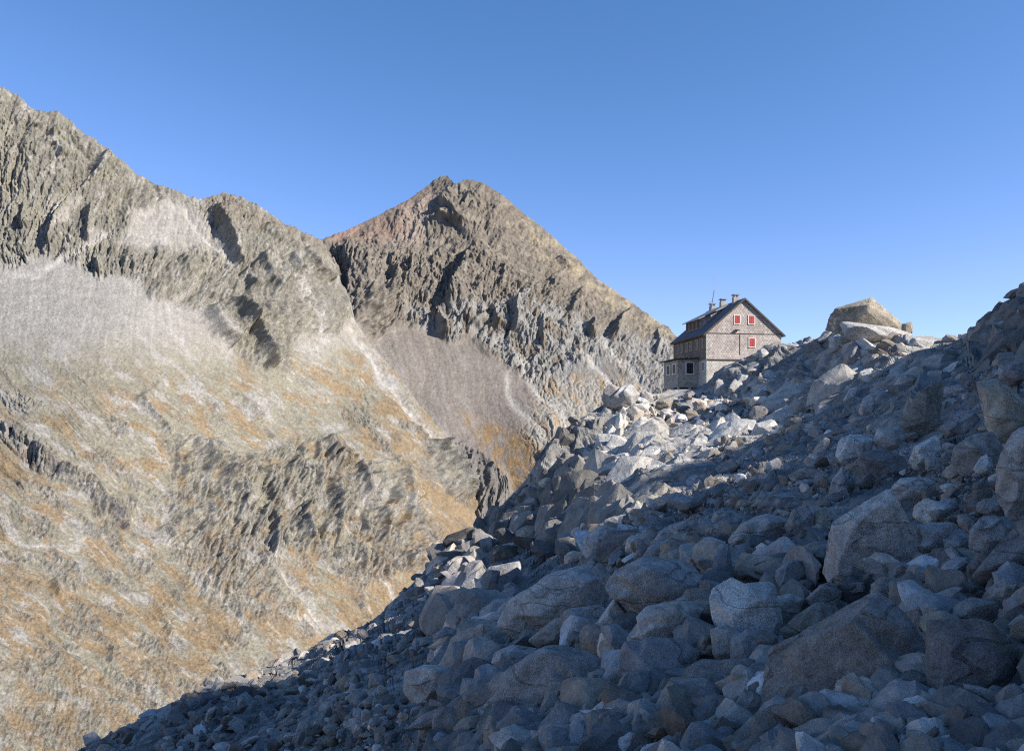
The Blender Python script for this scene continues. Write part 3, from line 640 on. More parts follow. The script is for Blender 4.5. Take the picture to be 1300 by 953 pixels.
HB = []; HOBJ = []; SC_O = []
def hero(outline, label, mat='g', D=None, thick=.8, k=5, p=16, rough=.035, name='boulder', seed=None, group=None, tilt=.25, cuts=4):
    global rng
    o2 = np.array(outline, float); x0, y0 = o2.min(0); x1, y1 = o2.max(0); cx, cy = (x0+x1)/2, (y0+y1)/2
    HB.append((x0, y0, x1, y1))
    if D is None or D < 60: D = float(DF(np.array([cx]), np.array([min(y1-1, 1200)]))[0])
    hw = (x1-x0)/2*D/F; hh = (y1-y0)/2*D/F; T = thick*min(hw, 1.6*hh)
    Dc = D+T*.9
    sd_ = seed if seed is not None else int(cx*7+cy*13)
    rg = np.random.default_rng(sd_); pts = []
    for (x, y) in o2:
        fy = (y-cy)/max(1, (y1-y0)/2)
        pts.append(W3(np.array(x), np.array(y), Dc+(-tilt*fy*T)))                  # silhouette ring, leaning back upward
    for rr, cnt in ((.55, 3), (.8, 2)):
        for (x, y) in o2[rg.permutation(len(o2))[:cnt]]:
            j = rr+rg.uniform(-.1, .1)
            X, Y = cx+(x-cx)*j, cy+(y-cy)*j; fy = (Y-cy)/max(1, (y1-y0)/2)
            pts.append(W3(np.array(X), np.array(Y), Dc-T*(1.0 if rr < .6 else .7)*rg.uniform(.75, 1.05)-tilt*fy*T))
            pts.append(W3(np.array(X), np.array(Y), Dc+T*rg.uniform(.6, 1.0)))
    # sunk foot
    for s_ in (-.6, .6):
        pts.append(W3(np.array(cx+s_*(x1-x0)/2), np.array(y1+.12*(y1-y0)), Dc-.3*T)); pts.append(W3(np.array(cx+s_*(x1-x0)/2), np.array(y1), Dc+.5*T))
    pts = np.array(pts); org = pts.mean(0); org[2] = pts[:, 2].min()
    V, fc = rock_shape(pts-org, k, p, rough, sd_ % 97, cuts)
    o = link_mesh(name, V, fc, MATS[mat], None, True); o.location = org
    HOBJ.append(o)
    tag(o, label, 'boulder' if name == 'boulder' else 'rock slab' if name == 'rock_slab' else 'rock', group)
    return o

def build_heroes():
    H = hero
    H([(958, 900), (975, 822), (1022, 797), (1085, 765), (1118, 746), (1146, 752), (1174, 778), (1190, 816), (1200, 900)], 'huge dark grey boulder with peaked top, at the bottom right of the boulder field', 'd', 6.8, k=6, thick=.6, p=22)
    H([(1178, 900), (1176, 786), (1210, 782), (1258, 788), (1292, 822), (1298, 900)], 'broad flat-topped dark boulder just right of the huge peaked one', 'd', 7.3, k=6, thick=.6, p=20)
    H([(902, 750), (922, 734), (951, 730), (984, 740), (990, 768), (996, 792), (964, 822), (930, 806), (904, 786)], 'pale bluish angular boulder standing left of the huge peaked boulder', 'p', 10.6, k=6, p=20, thick=.9)
    H([(1054, 672), (1060, 660), (1073, 652), (1105, 637), (1137, 612), (1166, 608), (1182, 636), (1156, 660), (1120, 690), (1098, 703), (1073, 712), (1057, 734)], 'long tilted slab boulder with a light end face, middle of the shaded field', 'g', 14.5, k=6, p=24, thick=.5)
    H([(1161, 697), (1162, 664), (1190, 662), (1219, 670), (1220, 702), (1190, 708)], 'square-cut boulder right of the long tilted slab', 'g', 12.5, p=22)
    H([(1229, 702), (1230, 672), (1245, 655), (1284, 650), (1290, 690), (1265, 706)], 'rounded light boulder right of the square-cut one', 'g', 11.5, p=14)
    H([(1230, 735), (1262, 695), (1302, 650), (1345, 640), (1360, 740)], 'large dark boulder cut off by the right edge, sloping down to the left', 'd', 9.5, k=6, p=18, thick=.6)
    H([(1262, 628), (1268, 580), (1285, 548), (1325, 530), (1345, 640), (1300, 648)], 'tall upright boulder at the right edge above the dark sloping one', 'g', 14.5, k=6, p=18)
    H([(1276, 786), (1282, 756), (1300, 742), (1340, 740), (1340, 800), (1290, 802)], 'small brown banded boulder at the right edge near the bottom', 'w', 7.6, p=16)
    H([(1204, 788), (1212, 768), (1232, 757), (1262, 764), (1280, 782), (1262, 792)], 'low wedge boulder behind the broad flat-topped boulder', 'd', 8.3, p=18)
    H([(925, 690), (940, 664), (975, 651), (1003, 660), (1008, 682), (970, 694)], 'long low rounded boulder up-slope of the pale bluish one', 'g', 18, p=14)
    H([(995, 668), (1006, 648), (1024, 640), (1036, 650), (1034, 672), (1014, 682)], 'tilted oval boulder left of the long tilted slab', 'g', 17.5)
    H([(1033, 668), (1034, 648), (1048, 642), (1060, 652), (1056, 672)], 'small brown block touching the upper left end of the long tilted slab', 'w', 16.5)
    H([(862, 900), (870, 845), (900, 833), (960, 830), (974, 850), (976, 900)], 'low dark boulder at the bottom edge left of the huge peaked one', 'd', 7.6, p=18)
    H([(903, 815), (905, 798), (920, 790), (946, 806), (966, 826), (930, 836), (905, 832)], 'small grey boulder tucked under the pale bluish one', 'g', 9.2)
    H([(988, 800), (1010, 780), (1040, 764), (1066, 770), (1064, 782), (1030, 798), (1000, 815)], 'long brownish boulder leaning behind the huge peaked one', 'w', 9.6)
    H([(1022, 760), (1040, 742), (1062, 735), (1072, 748), (1056, 762), (1032, 770)], 'tilted block above the long brownish boulder', 'g', 11.2)
    H([(984, 768), (986, 756), (1004, 752), (1020, 760), (1014, 780), (996, 784)], 'cube-like block right of the pale bluish boulder', 'g', 10.8)
    H([(1148, 758), (1158, 744), (1180, 740), (1194, 752), (1188, 768), (1164, 770)], 'small rounded boulder behind the peak of the huge one', 'd', 9.6)
    H([(784, 828), (792, 813), (822, 806), (868, 808), (888, 824), (884, 860), (850, 880), (805, 870), (788, 850)], 'rounded boulder at the bottom centre with a light top and dark underside', 'g', 9.6, k=6, p=12)
    H([(795, 812), (802, 790), (832, 765), (870, 756), (896, 775), (904, 815), (892, 832), (850, 815)], 'large grey boulder directly behind the rounded bottom-centre one', 'g', 11.5, k=6, p=16)
    H([(770, 745), (780, 724), (815, 706), (870, 712), (905, 735), (900, 760), (850, 772), (800, 782), (785, 765)], 'big rounded boulder with shadowed underside up-slope of the large grey one', 'g', 15.5, k=6, p=14, thick=.9)
    H([(745, 805), (770, 775), (780, 758), (800, 780), (806, 805), (790, 812)], 'pale three-sided boulder left of the large grey one', 'p', 13.2, p=24)
    H([(630, 795), (640, 775), (668, 746), (705, 726), (745, 716), (778, 719), (780, 745), (730, 765), (690, 790), (655, 806)], 'long smooth slab rising rightward behind the rounded pale-topped block', 'g', 24, k=6, p=14, thick=.5)
    H([(668, 790), (672, 766), (690, 758), (718, 757), (730, 770), (712, 790)], 'rounded pale-topped block against the long smooth slab', 'p', 19)
    H([(705, 790), (722, 772), (765, 766), (776, 780), (760, 798), (725, 804)], 'smooth grey hump right of the rounded pale-topped block', 'g', 18)
    H([(672, 815), (690, 795), (708, 782), (725, 790), (735, 805), (705, 820)], 'dark pointed boulder below the rounded pale-topped block', 'd', 16.5, p=20)
    H([(620, 900), (640, 850), (690, 818), (720, 814), (770, 826), (795, 850), (800, 900)], 'very broad low boulder along the bottom edge left of centre', 'g', 10.8, k=6, p=14, thick=.5)
    H([(622, 845), (630, 826), (655, 818), (682, 822), (676, 838), (645, 855)], 'small rounded block behind the very broad low boulder', 'g', 13.5)
    H([(550, 824), (553, 802), (565, 794), (583, 798), (586, 820), (572, 832)], 'upright grey block in the lower left of the field', 'g', 21)
    H([(505, 870), (512, 852), (540, 842), (575, 846), (592, 868), (580, 888)], 'rounded boulder at the bottom edge below the upright grey block', 'g', 17.5)
    H([(553, 790), (556, 775), (580, 760), (606, 755), (608, 772), (585, 788)], 'flat dark slab up-slope of the upright grey block', 'd', 29)
    H([(604, 750), (606, 736), (620, 719), (640, 715), (661, 711), (664, 736), (652, 742), (630, 757), (612, 757)], 'white sunlit boulder alone at the edge of the shade', 'p', 42.5, k=5, p=26, thick=.9)
    H([(633, 760), (636, 745), (648, 738), (660, 744), (660, 756), (645, 764)], 'dark rounded stone in front of the white sunlit boulder', 'd', 38)
    # right-hand side
    H([(1241, 486), (1262, 480), (1282, 492), (1315, 520), (1325, 545), (1290, 548), (1262, 554), (1248, 525)], 'large tilted boulder with a brown front under the right crag', 'w', 22, k=6, p=24)
    H([(1268, 482), (1276, 462), (1300, 454), (1330, 460), (1330, 486), (1290, 486)], 'rounded boulder at the right edge above the large tilted one', 'g', 30)
    H([(1190, 545), (1205, 528), (1242, 516), (1250, 530), (1230, 545), (1205, 552)], 'flat slab left of the large tilted brown-fronted boulder', 'g', 28, p=20)
    H([(1207, 588), (1212, 566), (1235, 550), (1260, 546), (1274, 566), (1268, 588), (1235, 600)], 'rounded boulder below the large tilted brown-fronted one', 'd', 19.5, p=15)
    H([(1235, 595), (1246, 578), (1256, 574), (1262, 592), (1252, 600)], 'small pale wedge stone in front of the rounded dark boulder', 'p', 17.5)
    H([(1276, 600), (1282, 566), (1300, 552), (1330, 556), (1330, 600)], 'boulder at the right edge just behind the tall upright one', 'g', 18)
    H([(1080, 592), (1090, 575), (1120, 568), (1150, 580), (1156, 596), (1120, 606)], 'broad dark boulder in the upper middle of the shaded field', 'd', 23.5)
    H([(1152, 586), (1160, 566), (1195, 548), (1200, 560), (1188, 582), (1168, 592)], 'pale elongated boulder pointing up to the right, upper middle of the field', 'p', 25)
    H([(1060, 580), (1064, 556), (1086, 548), (1108, 556), (1104, 578), (1084, 586)], 'pale bluish block behind the broad dark boulder', 'p', 30)
    H([(1108, 562), (1114, 545), (1142, 540), (1150, 556), (1138, 570)], 'grey block right of the pale bluish block', 'g', 32)
    H([(1130, 620), (1145, 606), (1180, 604), (1196, 618), (1185, 632), (1150, 630)], 'flat-topped boulder just beyond the right end of the long tilted slab', 'g', 17)
    H([(1232, 640), (1236, 612), (1250, 605), (1262, 618), (1260, 640)], 'striped brown stump-like rock left of the tall upright boulder', 'w', 15.5)
    H([(1050, 630), (1056, 608), (1070, 590), (1078, 606), (1072, 626)], 'upright pointed rock in the middle of the shaded field', 'g', 21, p=24)
    H([(960, 645), (975, 630), (1010, 622), (1030, 632), (1010, 648)], 'low flat boulder left of the upright pointed rock', 'g', 23)
    H([(900, 668), (906, 650), (925, 640), (945, 652), (940, 668), (920, 676)], 'light rounded boulder left of the long low rounded one', 'g', 21)
    H([(830, 690), (845, 668), (875, 658), (890, 672), (870, 694)], 'grey boulder up-slope of the big rounded boulder with shadowed underside', 'g', 26)
    # sunlit knoll by the hut
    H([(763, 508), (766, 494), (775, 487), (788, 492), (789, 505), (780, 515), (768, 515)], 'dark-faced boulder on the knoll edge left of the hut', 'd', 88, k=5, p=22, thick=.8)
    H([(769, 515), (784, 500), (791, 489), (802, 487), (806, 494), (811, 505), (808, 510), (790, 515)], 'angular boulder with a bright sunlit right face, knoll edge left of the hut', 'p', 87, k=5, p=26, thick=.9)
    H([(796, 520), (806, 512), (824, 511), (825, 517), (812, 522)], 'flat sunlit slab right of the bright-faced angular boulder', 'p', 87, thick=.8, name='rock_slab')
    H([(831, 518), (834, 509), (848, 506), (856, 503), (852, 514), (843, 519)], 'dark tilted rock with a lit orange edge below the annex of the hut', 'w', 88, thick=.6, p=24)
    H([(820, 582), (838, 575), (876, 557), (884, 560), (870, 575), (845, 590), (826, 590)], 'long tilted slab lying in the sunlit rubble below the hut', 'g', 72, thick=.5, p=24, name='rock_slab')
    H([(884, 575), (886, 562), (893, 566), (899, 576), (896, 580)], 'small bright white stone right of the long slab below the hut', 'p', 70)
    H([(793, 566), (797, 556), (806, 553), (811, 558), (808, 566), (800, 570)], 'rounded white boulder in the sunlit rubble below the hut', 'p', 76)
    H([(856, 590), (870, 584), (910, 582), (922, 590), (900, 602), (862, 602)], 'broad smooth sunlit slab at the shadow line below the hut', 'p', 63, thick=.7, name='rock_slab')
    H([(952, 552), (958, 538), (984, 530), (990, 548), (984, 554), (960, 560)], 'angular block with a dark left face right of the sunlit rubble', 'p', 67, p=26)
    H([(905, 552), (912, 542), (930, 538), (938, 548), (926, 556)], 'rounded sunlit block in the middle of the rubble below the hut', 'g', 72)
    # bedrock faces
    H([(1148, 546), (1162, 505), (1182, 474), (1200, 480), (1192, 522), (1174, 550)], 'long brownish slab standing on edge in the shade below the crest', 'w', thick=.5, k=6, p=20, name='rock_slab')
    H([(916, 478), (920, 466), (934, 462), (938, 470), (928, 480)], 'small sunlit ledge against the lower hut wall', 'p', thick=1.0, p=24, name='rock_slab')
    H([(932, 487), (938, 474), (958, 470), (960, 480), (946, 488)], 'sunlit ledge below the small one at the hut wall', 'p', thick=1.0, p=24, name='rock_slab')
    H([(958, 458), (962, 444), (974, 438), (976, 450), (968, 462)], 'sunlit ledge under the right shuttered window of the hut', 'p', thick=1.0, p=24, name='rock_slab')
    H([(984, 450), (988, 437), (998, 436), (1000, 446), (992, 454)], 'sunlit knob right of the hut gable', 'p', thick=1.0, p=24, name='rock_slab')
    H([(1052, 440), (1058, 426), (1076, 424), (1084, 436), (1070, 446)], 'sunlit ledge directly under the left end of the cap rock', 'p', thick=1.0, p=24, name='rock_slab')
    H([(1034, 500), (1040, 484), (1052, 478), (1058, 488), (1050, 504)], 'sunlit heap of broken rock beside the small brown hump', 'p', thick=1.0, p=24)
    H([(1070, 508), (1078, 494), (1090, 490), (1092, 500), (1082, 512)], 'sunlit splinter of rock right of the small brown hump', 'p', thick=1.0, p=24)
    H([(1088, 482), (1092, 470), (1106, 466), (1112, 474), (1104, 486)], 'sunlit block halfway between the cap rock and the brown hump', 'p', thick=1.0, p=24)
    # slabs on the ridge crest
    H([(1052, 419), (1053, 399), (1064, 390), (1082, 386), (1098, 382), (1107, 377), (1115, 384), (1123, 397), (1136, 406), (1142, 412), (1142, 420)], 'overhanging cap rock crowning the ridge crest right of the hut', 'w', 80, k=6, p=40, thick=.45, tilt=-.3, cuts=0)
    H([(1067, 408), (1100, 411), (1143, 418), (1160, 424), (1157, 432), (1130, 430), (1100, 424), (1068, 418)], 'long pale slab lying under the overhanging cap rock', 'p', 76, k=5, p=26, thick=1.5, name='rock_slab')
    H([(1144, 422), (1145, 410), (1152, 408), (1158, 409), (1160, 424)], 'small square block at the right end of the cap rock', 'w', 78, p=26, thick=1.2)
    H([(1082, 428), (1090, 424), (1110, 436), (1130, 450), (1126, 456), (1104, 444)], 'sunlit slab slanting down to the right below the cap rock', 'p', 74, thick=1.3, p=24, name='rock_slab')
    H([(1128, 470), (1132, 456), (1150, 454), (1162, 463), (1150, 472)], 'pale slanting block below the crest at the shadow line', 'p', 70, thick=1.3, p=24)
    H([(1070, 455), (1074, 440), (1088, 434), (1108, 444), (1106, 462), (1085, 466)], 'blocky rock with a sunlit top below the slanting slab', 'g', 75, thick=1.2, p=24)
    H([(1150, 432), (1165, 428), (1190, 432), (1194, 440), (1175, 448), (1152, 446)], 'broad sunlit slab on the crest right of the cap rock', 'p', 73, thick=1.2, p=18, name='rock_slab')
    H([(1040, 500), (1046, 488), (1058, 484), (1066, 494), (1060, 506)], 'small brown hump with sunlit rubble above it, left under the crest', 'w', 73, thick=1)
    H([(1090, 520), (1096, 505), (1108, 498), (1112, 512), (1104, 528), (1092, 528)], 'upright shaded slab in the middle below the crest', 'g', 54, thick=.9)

# ------------------------------------------------------------ scattered boulders and rubble
def frame_at(px, py):
    e = 3.0; a = W3(px, py, DF(px, py)); b = W3(px+e, py, DF(px+e, py)); c = W3(px, py-e, DF(px, py-e))
    n = np.cross(b-a, c-a); n /= np.linalg.norm(n, axis=-1, keepdims=True)
    return a, n
def build_scatter():
    rg = np.random.default_rng(12)
    var = []
    for i in range(14):
        pts = rand_pts(rg, rg.integers(10, 20), (1, rg.uniform(.65, 1), rg.uniform(.45, .8)), rg.uniform(.4, .9))
        var.append(rock_shape(pts, 4, rg.uniform(12, 26), .045, i*7+2))
    protos = {}
    def in_hero(px, py, m=.86):
        r_ = np.zeros(np.shape(px), bool)
        for a, b, c, d in HB: r_ |= (((px-(a+c)/2)/((c-a)/2))**2+((py-((b+d)/2-.02*(d-b)))/((d-b)/2))**2) < (1.3 if (abs(a-604) < .5) else m)**2
        return r_
    placed = [((a+c)/2, (b+d)/2, (c-a)/2*.62, (d-b)/2*.62) for a, b, c, d in HB]
    n = 0; tries = 0; limit = 300-len(HB)
    groups = {'f': ('medium grey boulder wedged among the larger ones in the shaded boulder field', 'shaded medium boulders'),
              'l': ('sunlit medium block lying in the rubble on the knoll below the hut', 'sunlit medium blocks below the hut'),
              'u': ('dark block on the steep shaded slope at the left end of the boulder field', 'shaded blocks on the left slope')}
    while n < limit and tries < 60000:
        tries += 1
        px = rg.uniform(280, 1300); py = rg.uniform(430, 950)
        ys = float(skyl(np.array([px]), SF)[0])
        if py < ys+5: continue
        near = smooth(540, 760, np.array([py+.25*(px-900)]))[0]
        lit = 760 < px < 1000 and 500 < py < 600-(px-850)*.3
        oc = float(outcrop(np.array([px]), np.array([py]))[0])
        if rg.random() < oc*.85: continue
        s = (rg.uniform(9, 22)+near*rg.uniform(4, 44)) if not lit else rg.uniform(6, 12)
        if px < 620: s = min(s, rg.uniform(8, 17))
        if 835 < px < 905 and py < 505: continue
        if 650 < px < 730 and 690 < py < 752: continue
        if any(abs(px-a) < c+s*.5 and abs(py-b) < d+s*.4 for a, b, c, d in placed): continue
        placed.append((px, py, s*.5, s*.4))
        P, nn = frame_at(np.array([px]), np.array([py])); P = P[0]; D = P[1]; r = s*D/F
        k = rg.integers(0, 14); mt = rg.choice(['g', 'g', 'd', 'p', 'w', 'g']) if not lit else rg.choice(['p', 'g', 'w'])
        key = (k, mt)
        g = 'l' if lit else 'u' if (px < 720 and py < 1.2*(1100-px)) and D > 24 else 'f'
        if key not in protos:
            protos[key] = link_mesh('boulder', var[k][0], var[k][1], MATS[mt], None, True); o = protos[key]
        else:
            o = protos[key].copy(); C.objects.link(o)
        o.location = P + np.array([0, .25*r, .12*r]); o.scale = (r*rg.uniform(.85, 1.15),)*2+(r*rg.uniform(.8, 1.1),)
        o.rotation_euler = (rg.normal(0, .35), rg.normal(0, .35), rg.uniform(0, 6.28))
        tag(o, groups[g][0], 'boulder', groups[g][1]); n += 1; SC_O.append((o, px, py))
    anch = [('peaked top', 'huge peaked boulder'), ('broad flat-topped dark', 'broad flat-topped dark boulder'), ('pale bluish angular', 'pale bluish angular boulder'), ('long tilted slab boulder', 'long tilted slab boulder'), ('square-cut boulder right', 'square-cut boulder'),
            ('tall upright boulder at', 'tall upright boulder at the right edge'), ('big rounded boulder with', 'big rounded boulder with shadowed underside'), ('long smooth slab rising', 'long smooth slab left of centre'), ('rounded boulder at the bottom centre', 'rounded bottom-centre boulder'),
            ('very broad low', 'very broad low boulder'), ('upright grey block in', 'upright grey block at lower left'), ('white sunlit boulder', 'lone white sunlit boulder'), ('large tilted boulder with a brown', 'large tilted brown-fronted boulder'), ('overhanging cap rock', 'overhanging cap rock'),
            ('broad dark boulder in the upper', 'broad dark upper-middle boulder'), ('long low rounded', 'long low rounded boulder'), ('upright pointed rock', 'upright pointed rock'), ('flat dark slab up', 'flat dark slab at lower left'), ('angular boulder with a bright', 'bright-faced boulder on the knoll'), ('broad smooth sunlit slab', 'broad sunlit slab below the hut'), ('rounded boulder at the bottom edge below', 'rounded bottom-edge boulder at lower left'), ('upright shaded slab', 'upright shaded slab below the crest')]
    hs_ = [(o, next((sh for k, sh in anch if o['label'].startswith(k) or (k == 'peaked top' and 'huge dark grey boulder' in o['label'])), None)) for o in HOBJ]
    cen = {sh: ((b[0]+b[2])/2, (b[1]+b[3])/2) for (o, sh), b in zip(hs_, HB) if sh}
    tn = {'granite': 'grey', 'dark_granite': 'dark', 'pale_granite': 'pale', 'warm_granite': 'brownish'}
    dirs = ['right of', 'below and right of', 'below', 'below and left of', 'left of', 'above and left of', 'above', 'above and right of']
    bins = {}
    for o, px_, py_ in SC_O:
        sh, (ax_, ay_) = min(cen.items(), key=lambda t: (t[1][0]-px_)**2+(t[1][1]-py_)**2)
        k = int(round(math.atan2(py_-ay_, px_-ax_)/(math.pi/4))) % 8
        bins.setdefault((tn[o.data.materials[0].name], dirs[k], sh), []).append(((px_-ax_)**2+(py_-ay_)**2, o))
    rk = [x+' nearest' for x in ('', 'second', 'third', 'fourth', 'fifth', 'sixth', 'seventh', 'eighth', 'ninth', 'tenth', 'eleventh', 'twelfth', 'thirteenth', 'fourteenth', 'fifteenth', 'sixteenth', 'seventeenth', 'eighteenth', 'nineteenth', 'twentieth', 'twenty-first', 'twenty-second', 'twenty-third', 'twenty-fourth', 'twenty-fifth', 'twenty-sixth', 'twenty-seventh', 'twenty-eighth', 'twenty-ninth', 'thirtieth')]; rk[0] = 'nearest'
    _u = ['nearest', 'second nearest', 'third nearest', 'fourth nearest', 'fifth nearest', 'sixth nearest', 'seventh nearest', 'eighth nearest', 'ninth nearest', 'tenth nearest']
    for (t_, d_, sh), L_ in bins.items():
        for i, (_, o) in enumerate(sorted(L_, key=lambda z: z[0])):
            o['label'] = (rk[min(i, 29)]+' ' if len(L_) > 1 else '')+t_+' boulder '+d_+' the '+sh
    # rubble: thousands of stones, one sheet of stuff
    def field(count, smin, smax, sub, seed, name, power=2.2, region=None):
        r2 = np.random.default_rng(seed)
        px = r2.uniform(-150, 1450, count*3); py = 420+(1150-420)*r2.uniform(0, 1, count*3)**.9
        ok = py > skyl(px, SF)+1.5
        oc = outcrop(px, py); ok &= r2.random(len(px)) > oc*.78
        if smax < 8: ok &= r2.random(len(px)) > .93*smooth(580, 700, py)
        ok &= ~in_hero(px, py, .93)
        ok &= ~((px > 838) & (px < 903) & (py < 500))
        px, py = px[ok][:count], py[ok][:count]
        P, nn = frame_at(px, py)
        s = smin+(smax-smin)*r2.random(len(px))**power
        s *= 1+2.7*smooth(600, 820, py)*(px > 560)
        r = s*P[:, 1]/F
        shp = []
        for i in range(18):
            pts = rand_pts(r2, r2.integers(8, 14), (1, r2.uniform(.55, 1), r2.uniform(.35, .8)), r2.uniform(.5, 1))
            shp.append(rock_shape(pts, sub, 24, .03, i*5+1))
        Vs, Fs, Cs = [], [], []; base = 0
        for i in range(len(px)):
            v, f_ = shp[r2.integers(0, 18)]
            a, b, c = r2.normal(0, .5), r2.normal(0, .5), r2.uniform(0, 6.28)
            ca, sa, cb, sb, cc, sc2 = math.cos(a), math.sin(a), math.cos(b), math.sin(b), math.cos(c), math.sin(c)
            M = np.array([[cc, -sc2, 0], [sc2, cc, 0], [0, 0, 1]]) @ np.array([[cb, 0, sb], [0, 1, 0], [-sb, 0, cb]]) @ np.array([[1, 0, 0], [0, ca, -sa], [0, sa, ca]])
            Vs.append(v @ M.T * r[i] + P[i] + np.array([0, .1*r[i], .15*r[i]])); Fs.append(f_+base); base += len(v)
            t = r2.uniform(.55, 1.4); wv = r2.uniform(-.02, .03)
            if px[i] < 720 and py[i] < 725: t *= .6  # shade of the steep left spur put into the tint, partly weathered rock
            lt = r2.random() < (.55 if (760 < px[i] < 1010 and 500 < py[i] < 600) else .12)  # more pale stones on the knoll, sunlight painted into their tint
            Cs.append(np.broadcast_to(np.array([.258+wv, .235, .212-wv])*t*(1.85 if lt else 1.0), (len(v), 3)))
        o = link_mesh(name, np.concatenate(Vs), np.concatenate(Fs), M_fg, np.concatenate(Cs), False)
        return o
    OC = []
    r3 = np.random.default_rng(77); shp = [rock_shape(rand_pts(r3, 14, (1.3, .8, r3.uniform(.4, .75)), .97), 4, 26, .03, i*3+1, 5) for i in range(16)]
    bigs = [rock_shape(rand_pts(r3, 16, (1.25, .8, r3.uniform(.5, .8)), .98), 5, 26, .035, i*9+4, 6) for i in range(14)]
    Vs, Fs, Cs = [], [], []; base = 0
    for cnt, lo_, hi_, big in ((46, 80, 150, True), (190, 34, 92, True), (850, 9, 30, False)):
        px = r3.uniform(600, 1420, 40000); py = r3.uniform(350, 720, 40000); sz = lo_+(hi_-lo_)*r3.random(40000)**1.6
        sk = skyl(px, SF); sz = np.minimum(sz, 5+1.5*(py-sk)) if big else np.minimum(sz, 4+2.2*(py-sk))
        ok = (r3.random(40000) < outcrop(px, py)**1.5) & (py > sk+3) & ~((px > 825) & (px < 915) & (py < 512)) & ~in_hero(px, py, .8) & (sz > (60 if lo_ > 70 else 18 if big else 6)) & ((lo_ < 70) | (px < 840) | ((px > 920) & (px < 1110) & (py < 530)))
        px, py, sz = px[ok][:cnt], py[ok][:cnt], sz[ok][:cnt]; P, nn = frame_at(px, py)
        for i in range(len(px)):
            r = sz[i]*P[i, 1]/F*(.52 if lo_ > 70 else .62 if big else .9); v, f_ = (bigs[r3.integers(0, 14)] if big else shp[r3.integers(0, 16)])
            steep = px[i] < 790; j = .13 if big else .28
            b_ = R(-68 if steep else -38)+r3.normal(0, j); c_ = r3.normal(.25, j*1.4); a_ = r3.normal(.15, j)
            Mx = Matrix.Rotation(c_, 3, 'Z') @ Matrix.Rotation(b_, 3, 'Y') @ Matrix.Rotation(a_, 3, 'X')
            Vs.append(v @ np.array(Mx).T * r + P[i] + (np.array([.1*r, .45*r, -.22*r]) if big else np.array([0, .35*r, -.1*r]))); Fs.append(f_+base); base += len(v)
            tf = .62 if (px[i] > 1195 and py[i] < 480) else 1.35 if (px[i] > 770 and py[i] > 505 and py[i] < 610 and px[i] < 1010) else .6 if (px[i] < 765 and py[i] > 540) else 1  # sunlight painted into knoll blocks, shade into weathered left spur; crag weathered brown
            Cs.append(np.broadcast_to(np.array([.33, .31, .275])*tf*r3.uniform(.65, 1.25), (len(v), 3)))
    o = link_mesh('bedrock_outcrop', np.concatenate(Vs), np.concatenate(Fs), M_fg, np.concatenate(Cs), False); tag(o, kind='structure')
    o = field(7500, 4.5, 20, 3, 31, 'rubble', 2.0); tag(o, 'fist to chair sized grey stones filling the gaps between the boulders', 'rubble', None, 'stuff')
    o = field(24000, 1.5, 5, 2, 32, 'gravel', 1.6); tag(o, 'fine grey gravel and rock chips strewn over the slope', 'gravel', None, 'stuff')

